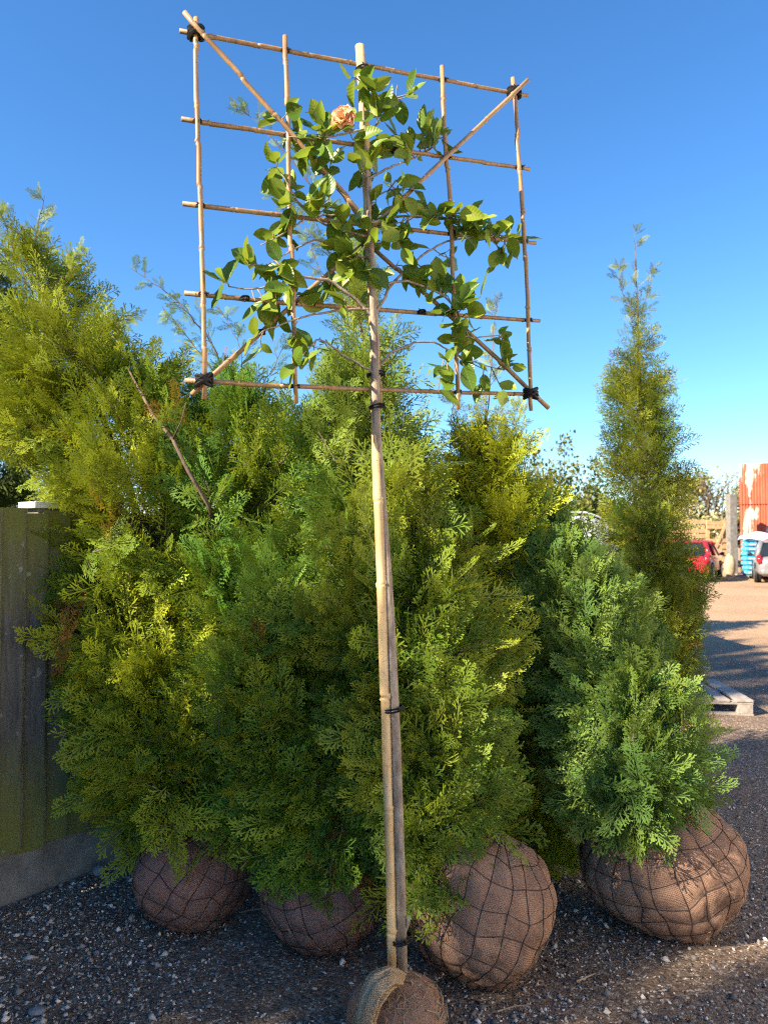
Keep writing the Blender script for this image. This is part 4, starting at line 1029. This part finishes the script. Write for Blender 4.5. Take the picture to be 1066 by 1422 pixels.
def bare_tree(label, loc, h, seed, blossom=None, cat='tree', group=None):
    rg = random.Random(seed); root = empty('bare_tree', loc); tag(root, label, cat, group); mb = MB(); tips = []
    tr = MB()
    def grow(p, d, L, r, lv, dst):
        pts = [p]; q = p.copy(); dd = d.copy()
        for i in range(4):
            dd = nrm(dd + np.array([rg.gauss(0, .13), rg.gauss(0, .13), rg.gauss(.04, .08)])); q = q + dd * L / 4; pts.append(q.copy())
        dst.tube(pts, np.linspace(r, r * .6, 5), 5 if lv < 2 else 3, False); tips.append(q)
        if lv >= 4: return
        for k in range(rg.choice((3, 4)) if lv < 3 else 3):
            u = rg.uniform(.35, 1); i = min(3, int(u * 4)); s = pts[i] + (pts[i + 1] - pts[i]) * (u * 4 - i)
            nd = nrm(dd + np.array([rg.gauss(0, .6), rg.gauss(0, .6), rg.gauss(.1, .35)])); grow(s, nd, L * rg.uniform(.55, .78), r * .55, lv + 1, mb)
    for k in range(3): grow(np.array([rg.uniform(-.3, .3), rg.uniform(-.3, .3), 0]), nrm(np.array([rg.gauss(0, .25), rg.gauss(0, .25), 1])), h * .38, h * .018, 0, tr)
    t = tr.build('trunk', M['bark'], root, smooth=True); mb.build('branches', M['bark'], t)
    if blossom:
        rng = np.random.default_rng(seed); P = np.array(tips)[rng.integers(0, len(tips), int(blossom[1] * 4))] + rng.normal(0, .25, (int(blossom[1] * 4), 3)); P = P[P[:, 2] < h * blossom[2]]
        n = len(P); C = np.array(blossom[0])[rng.integers(0, len(blossom[0]), n)] * rng.uniform(.7, 1.2, (n, 1))
        lf = (np.array([(0, 0, 0), (.3, .5, .06), (0, 1, -.05), (-.3, .5, .06)]), np.array([(0, 1, 2), (0, 2, 3)]), np.array([0, .4, .8, .4]))
        v, tt, c = place_sprays([lf], P, rng.normal(0, 1, (n, 3)), rng.normal(0, 1, (n, 3)), rng.uniform(.12, .28, n), C, rng, np.zeros(3))
        link('crown', np_mesh('crown', v, tt, c), M['needle'], root)
    return root

def shrub(label, px, py_top, Y, w, seed, cols, shoots=9, n=6000, group=None):
    rng = np.random.default_rng(seed); top = at(px, py_top, Y); base = np.array([top[0], Y, 0.0]); h = top[2]
    root = empty('evergreen_shrub', base); tag(root, label, 'shrub', group); mb = MB(); P = []; D = []
    for k in range(shoots):
        a = rng.uniform(0, 6.28); rr = w * math.sqrt(rng.random()); hh = h * (1 - .28 * rr / w) * rng.uniform(.86, 1.0) if k else h
        e = np.array([math.cos(a) * rr, math.sin(a) * rr, hh]) if k else np.array([0, 0, h]); s = np.array([e[0] * .3, e[1] * .3, 0]); m = s * .4 + e * .6 + rng.normal(0, .05, 3)
        mb.tube([s, m, e], [.02, .012, .003], 5); q = rng.random(n // shoots) ** .7
        p = s + (e - s) * q[:, None]; wd = (.30 * (1 - q) + .06)[:, None] * (w / .6); P.append(p + rng.normal(0, 1, p.shape) * wd * np.array([1, 1, .5])); D.append(rng.normal(0, .6, p.shape) + np.array([0, 0, .8]))
    P = np.concatenate(P); D = np.concatenate(D); P = P[P[:, 2] > .05]; D = D[:len(P)]; n = len(P)
    # broad leaves: four-sided blades
    Lf = (np.array([(0, 0, 0), (.28, .45, .06), (0, 1, -.05), (-.28, .45, .06)]), np.array([(0, 1, 2), (0, 2, 3)]), np.array([0, .4, .8, .4]))
    C = np.array(cols[0]) + (np.array(cols[1]) - np.array(cols[0])) * rng.random((n, 1))
    v, t, c = place_sprays([Lf], P, D, rng.normal(0, 1, (n, 3)), rng.uniform(.05, .085, n), C, rng, np.zeros(3))
    link('foliage', np_mesh('foliage', v, t, c), M['needle'], root); mb.build('stems', M['bark'], root)

build_far()
def build_bounce_shed():
    # added white shed, out of view: its sunlit wall bounces light into the shade
    x, y0, y1, h = 4.7, -7.0, 4.6, 4.3
    root = empty('bounce_shed', (x, (y0 + y1) / 2, 0)); tag(root, 'added white rendered shed outside the view, bouncing light into the shaded yard', 'shed')
    L = y1 - y0; mb = MB(); mb.box((2.5, 0, h / 2), (5, L, h)); mb.build('wall', M['render'], root, bevel=.02)
    mb = MB(); mb.add([(-.25, -L / 2 - .2, h), (2.5, -L / 2 - .2, h + 1.3), (5.25, -L / 2 - .2, h), (-.25, L / 2 + .2, h), (2.5, L / 2 + .2, h + 1.3), (5.25, L / 2 + .2, h)], [(0, 3, 4, 1), (1, 4, 5, 2), (0, 1, 2), (3, 5, 4), (0, 2, 5, 3)])
    mb.build('roof', M['barn'], root)
    for yy in (-3.6, 2.6):
        mb = MB(); mb.box((-.02, yy, 2.3), (.06, 1.2, .9)); w = mb.build('window', M['whitecap'], root)
        mb = MB(); mb.box((-.06, yy, 2.3), (.03, 1.04, .74)); mb.build('pane', M['glass'], w)
    mb = MB(); mb.box((-.02, -.6, 1.15), (.06, 1.1, 2.3)); d = mb.build('door', M['gatewood'], root)
    mb = MB(); mb.tube([(-.07, -.2, 1.05), (-.07, -.2, 1.2)], .015, 6); mb.build('handle', M['rim'], d)
build_bounce_shed()
g = on_ground(962, 812); rc = build_car('red hatchback car parked before the slatted gate', 'redpaint', (11.5, 28.4, 0), math.radians(-30))
build_car('silver grey hatchback car parked beside the stack of blue bags', 'greypaint', (14.2, 27.3, 0), math.radians(-24))
Y1 = [(.22, .22, .06), (.30, .26, .11), (.16, .16, .06)]; WH = [(.40, .37, .33), (.34, .32, .24), (.20, .20, .10)]
bare_tree('leafless tree with a wide fan of branches rising behind the barn end', (17.6, 42, 0), 7.6, 51)
bare_tree('leafless tree with yellow green growth behind the concrete post', (17.2, 44, 0), 6.6, 52, (Y1, 1500, .75))
bare_tree('thorn bush white with blossom behind the slat fence', (15.6, 41, 0), 4.6, 53, (WH, 1800, .9))
bare_tree('leafless tree standing behind the middle of the barn roof', (21.8, 44, 0), 7.2, 54, (Y1, 500, .9))
bare_tree('pale blossoming thorn bush hidden partly by the slender conifer', (13.6, 43, 0), 4.8, 55, (WH + Y1, 1800, .9))
for i in range(5):
    bare_tree('scrubby hedgerow bush in the row beyond the gate', (9 + i * 3.4, 47 + (i % 2), 0), 4.2, 60 + i, (Y1, 1200, .9), 'bush', 'hedgerow bushes beyond the gate')
LAU = ((.055, .075, .020), (.15, .15, .045))
shrub('olive evergreen shrub with one tall upright shoot behind the plastic tunnel', 783, 606, 12.0, .62, 71, LAU, 10)
shrub('low olive evergreen shrub beside the bright yellow green conifer', 744, 622, 11.4, .5, 72, LAU, 9)
shrub('olive evergreen shrub pressed against the slender conifer', 826, 640, 12.4, .6, 73, LAU, 9)
# white plastic tunnel between the conifers
def tunnel():
    c = at(803, 742, 9.8); root = empty('plastic_tunnel', (c[0], 9.8, 0)); tag(root, 'low white plastic covered tunnel between the conifers', 'tunnel')
    rng = np.random.default_rng(5); n1 = snoise(rng, 2, 8, 4.0); na, nl = 28, 30; r, L = 1.66, 4.0; V = []; F = []
    for i in range(nl + 1):
        for j in range(na + 1):
            a = math.pi * j / na; y = i / nl * L; rr = r * (1 + .02 * float(n1(np.array([a * 2, y * 1.5]))) - .012 * abs(math.sin(y * math.pi)))
            V.append((math.cos(a) * rr * .62, y, math.sin(a) * rr * 1.13))
    for i in range(nl):
        for j in range(na): q = i * (na + 1) + j; F.append((q, q + 1, q + na + 2, q + na + 1))
    mb = MB(); mb.add(V, F); F2 = [tuple(range(na + 1))]; mb.add(V[:na + 1], F2); mb.build('film', M['whitefilm'], root, smooth=True)
    for i in range(5):
        mb = MB(); a = np.linspace(0, math.pi, 20); y = i * 1.0 + .01; mb.tube(np.stack([np.cos(a) * r * .635, np.full(20, y), np.sin(a) * r * 1.155], -1), .014, 6); mb.build('hoop', M['whitecap'], root, smooth=True)
tunnel()
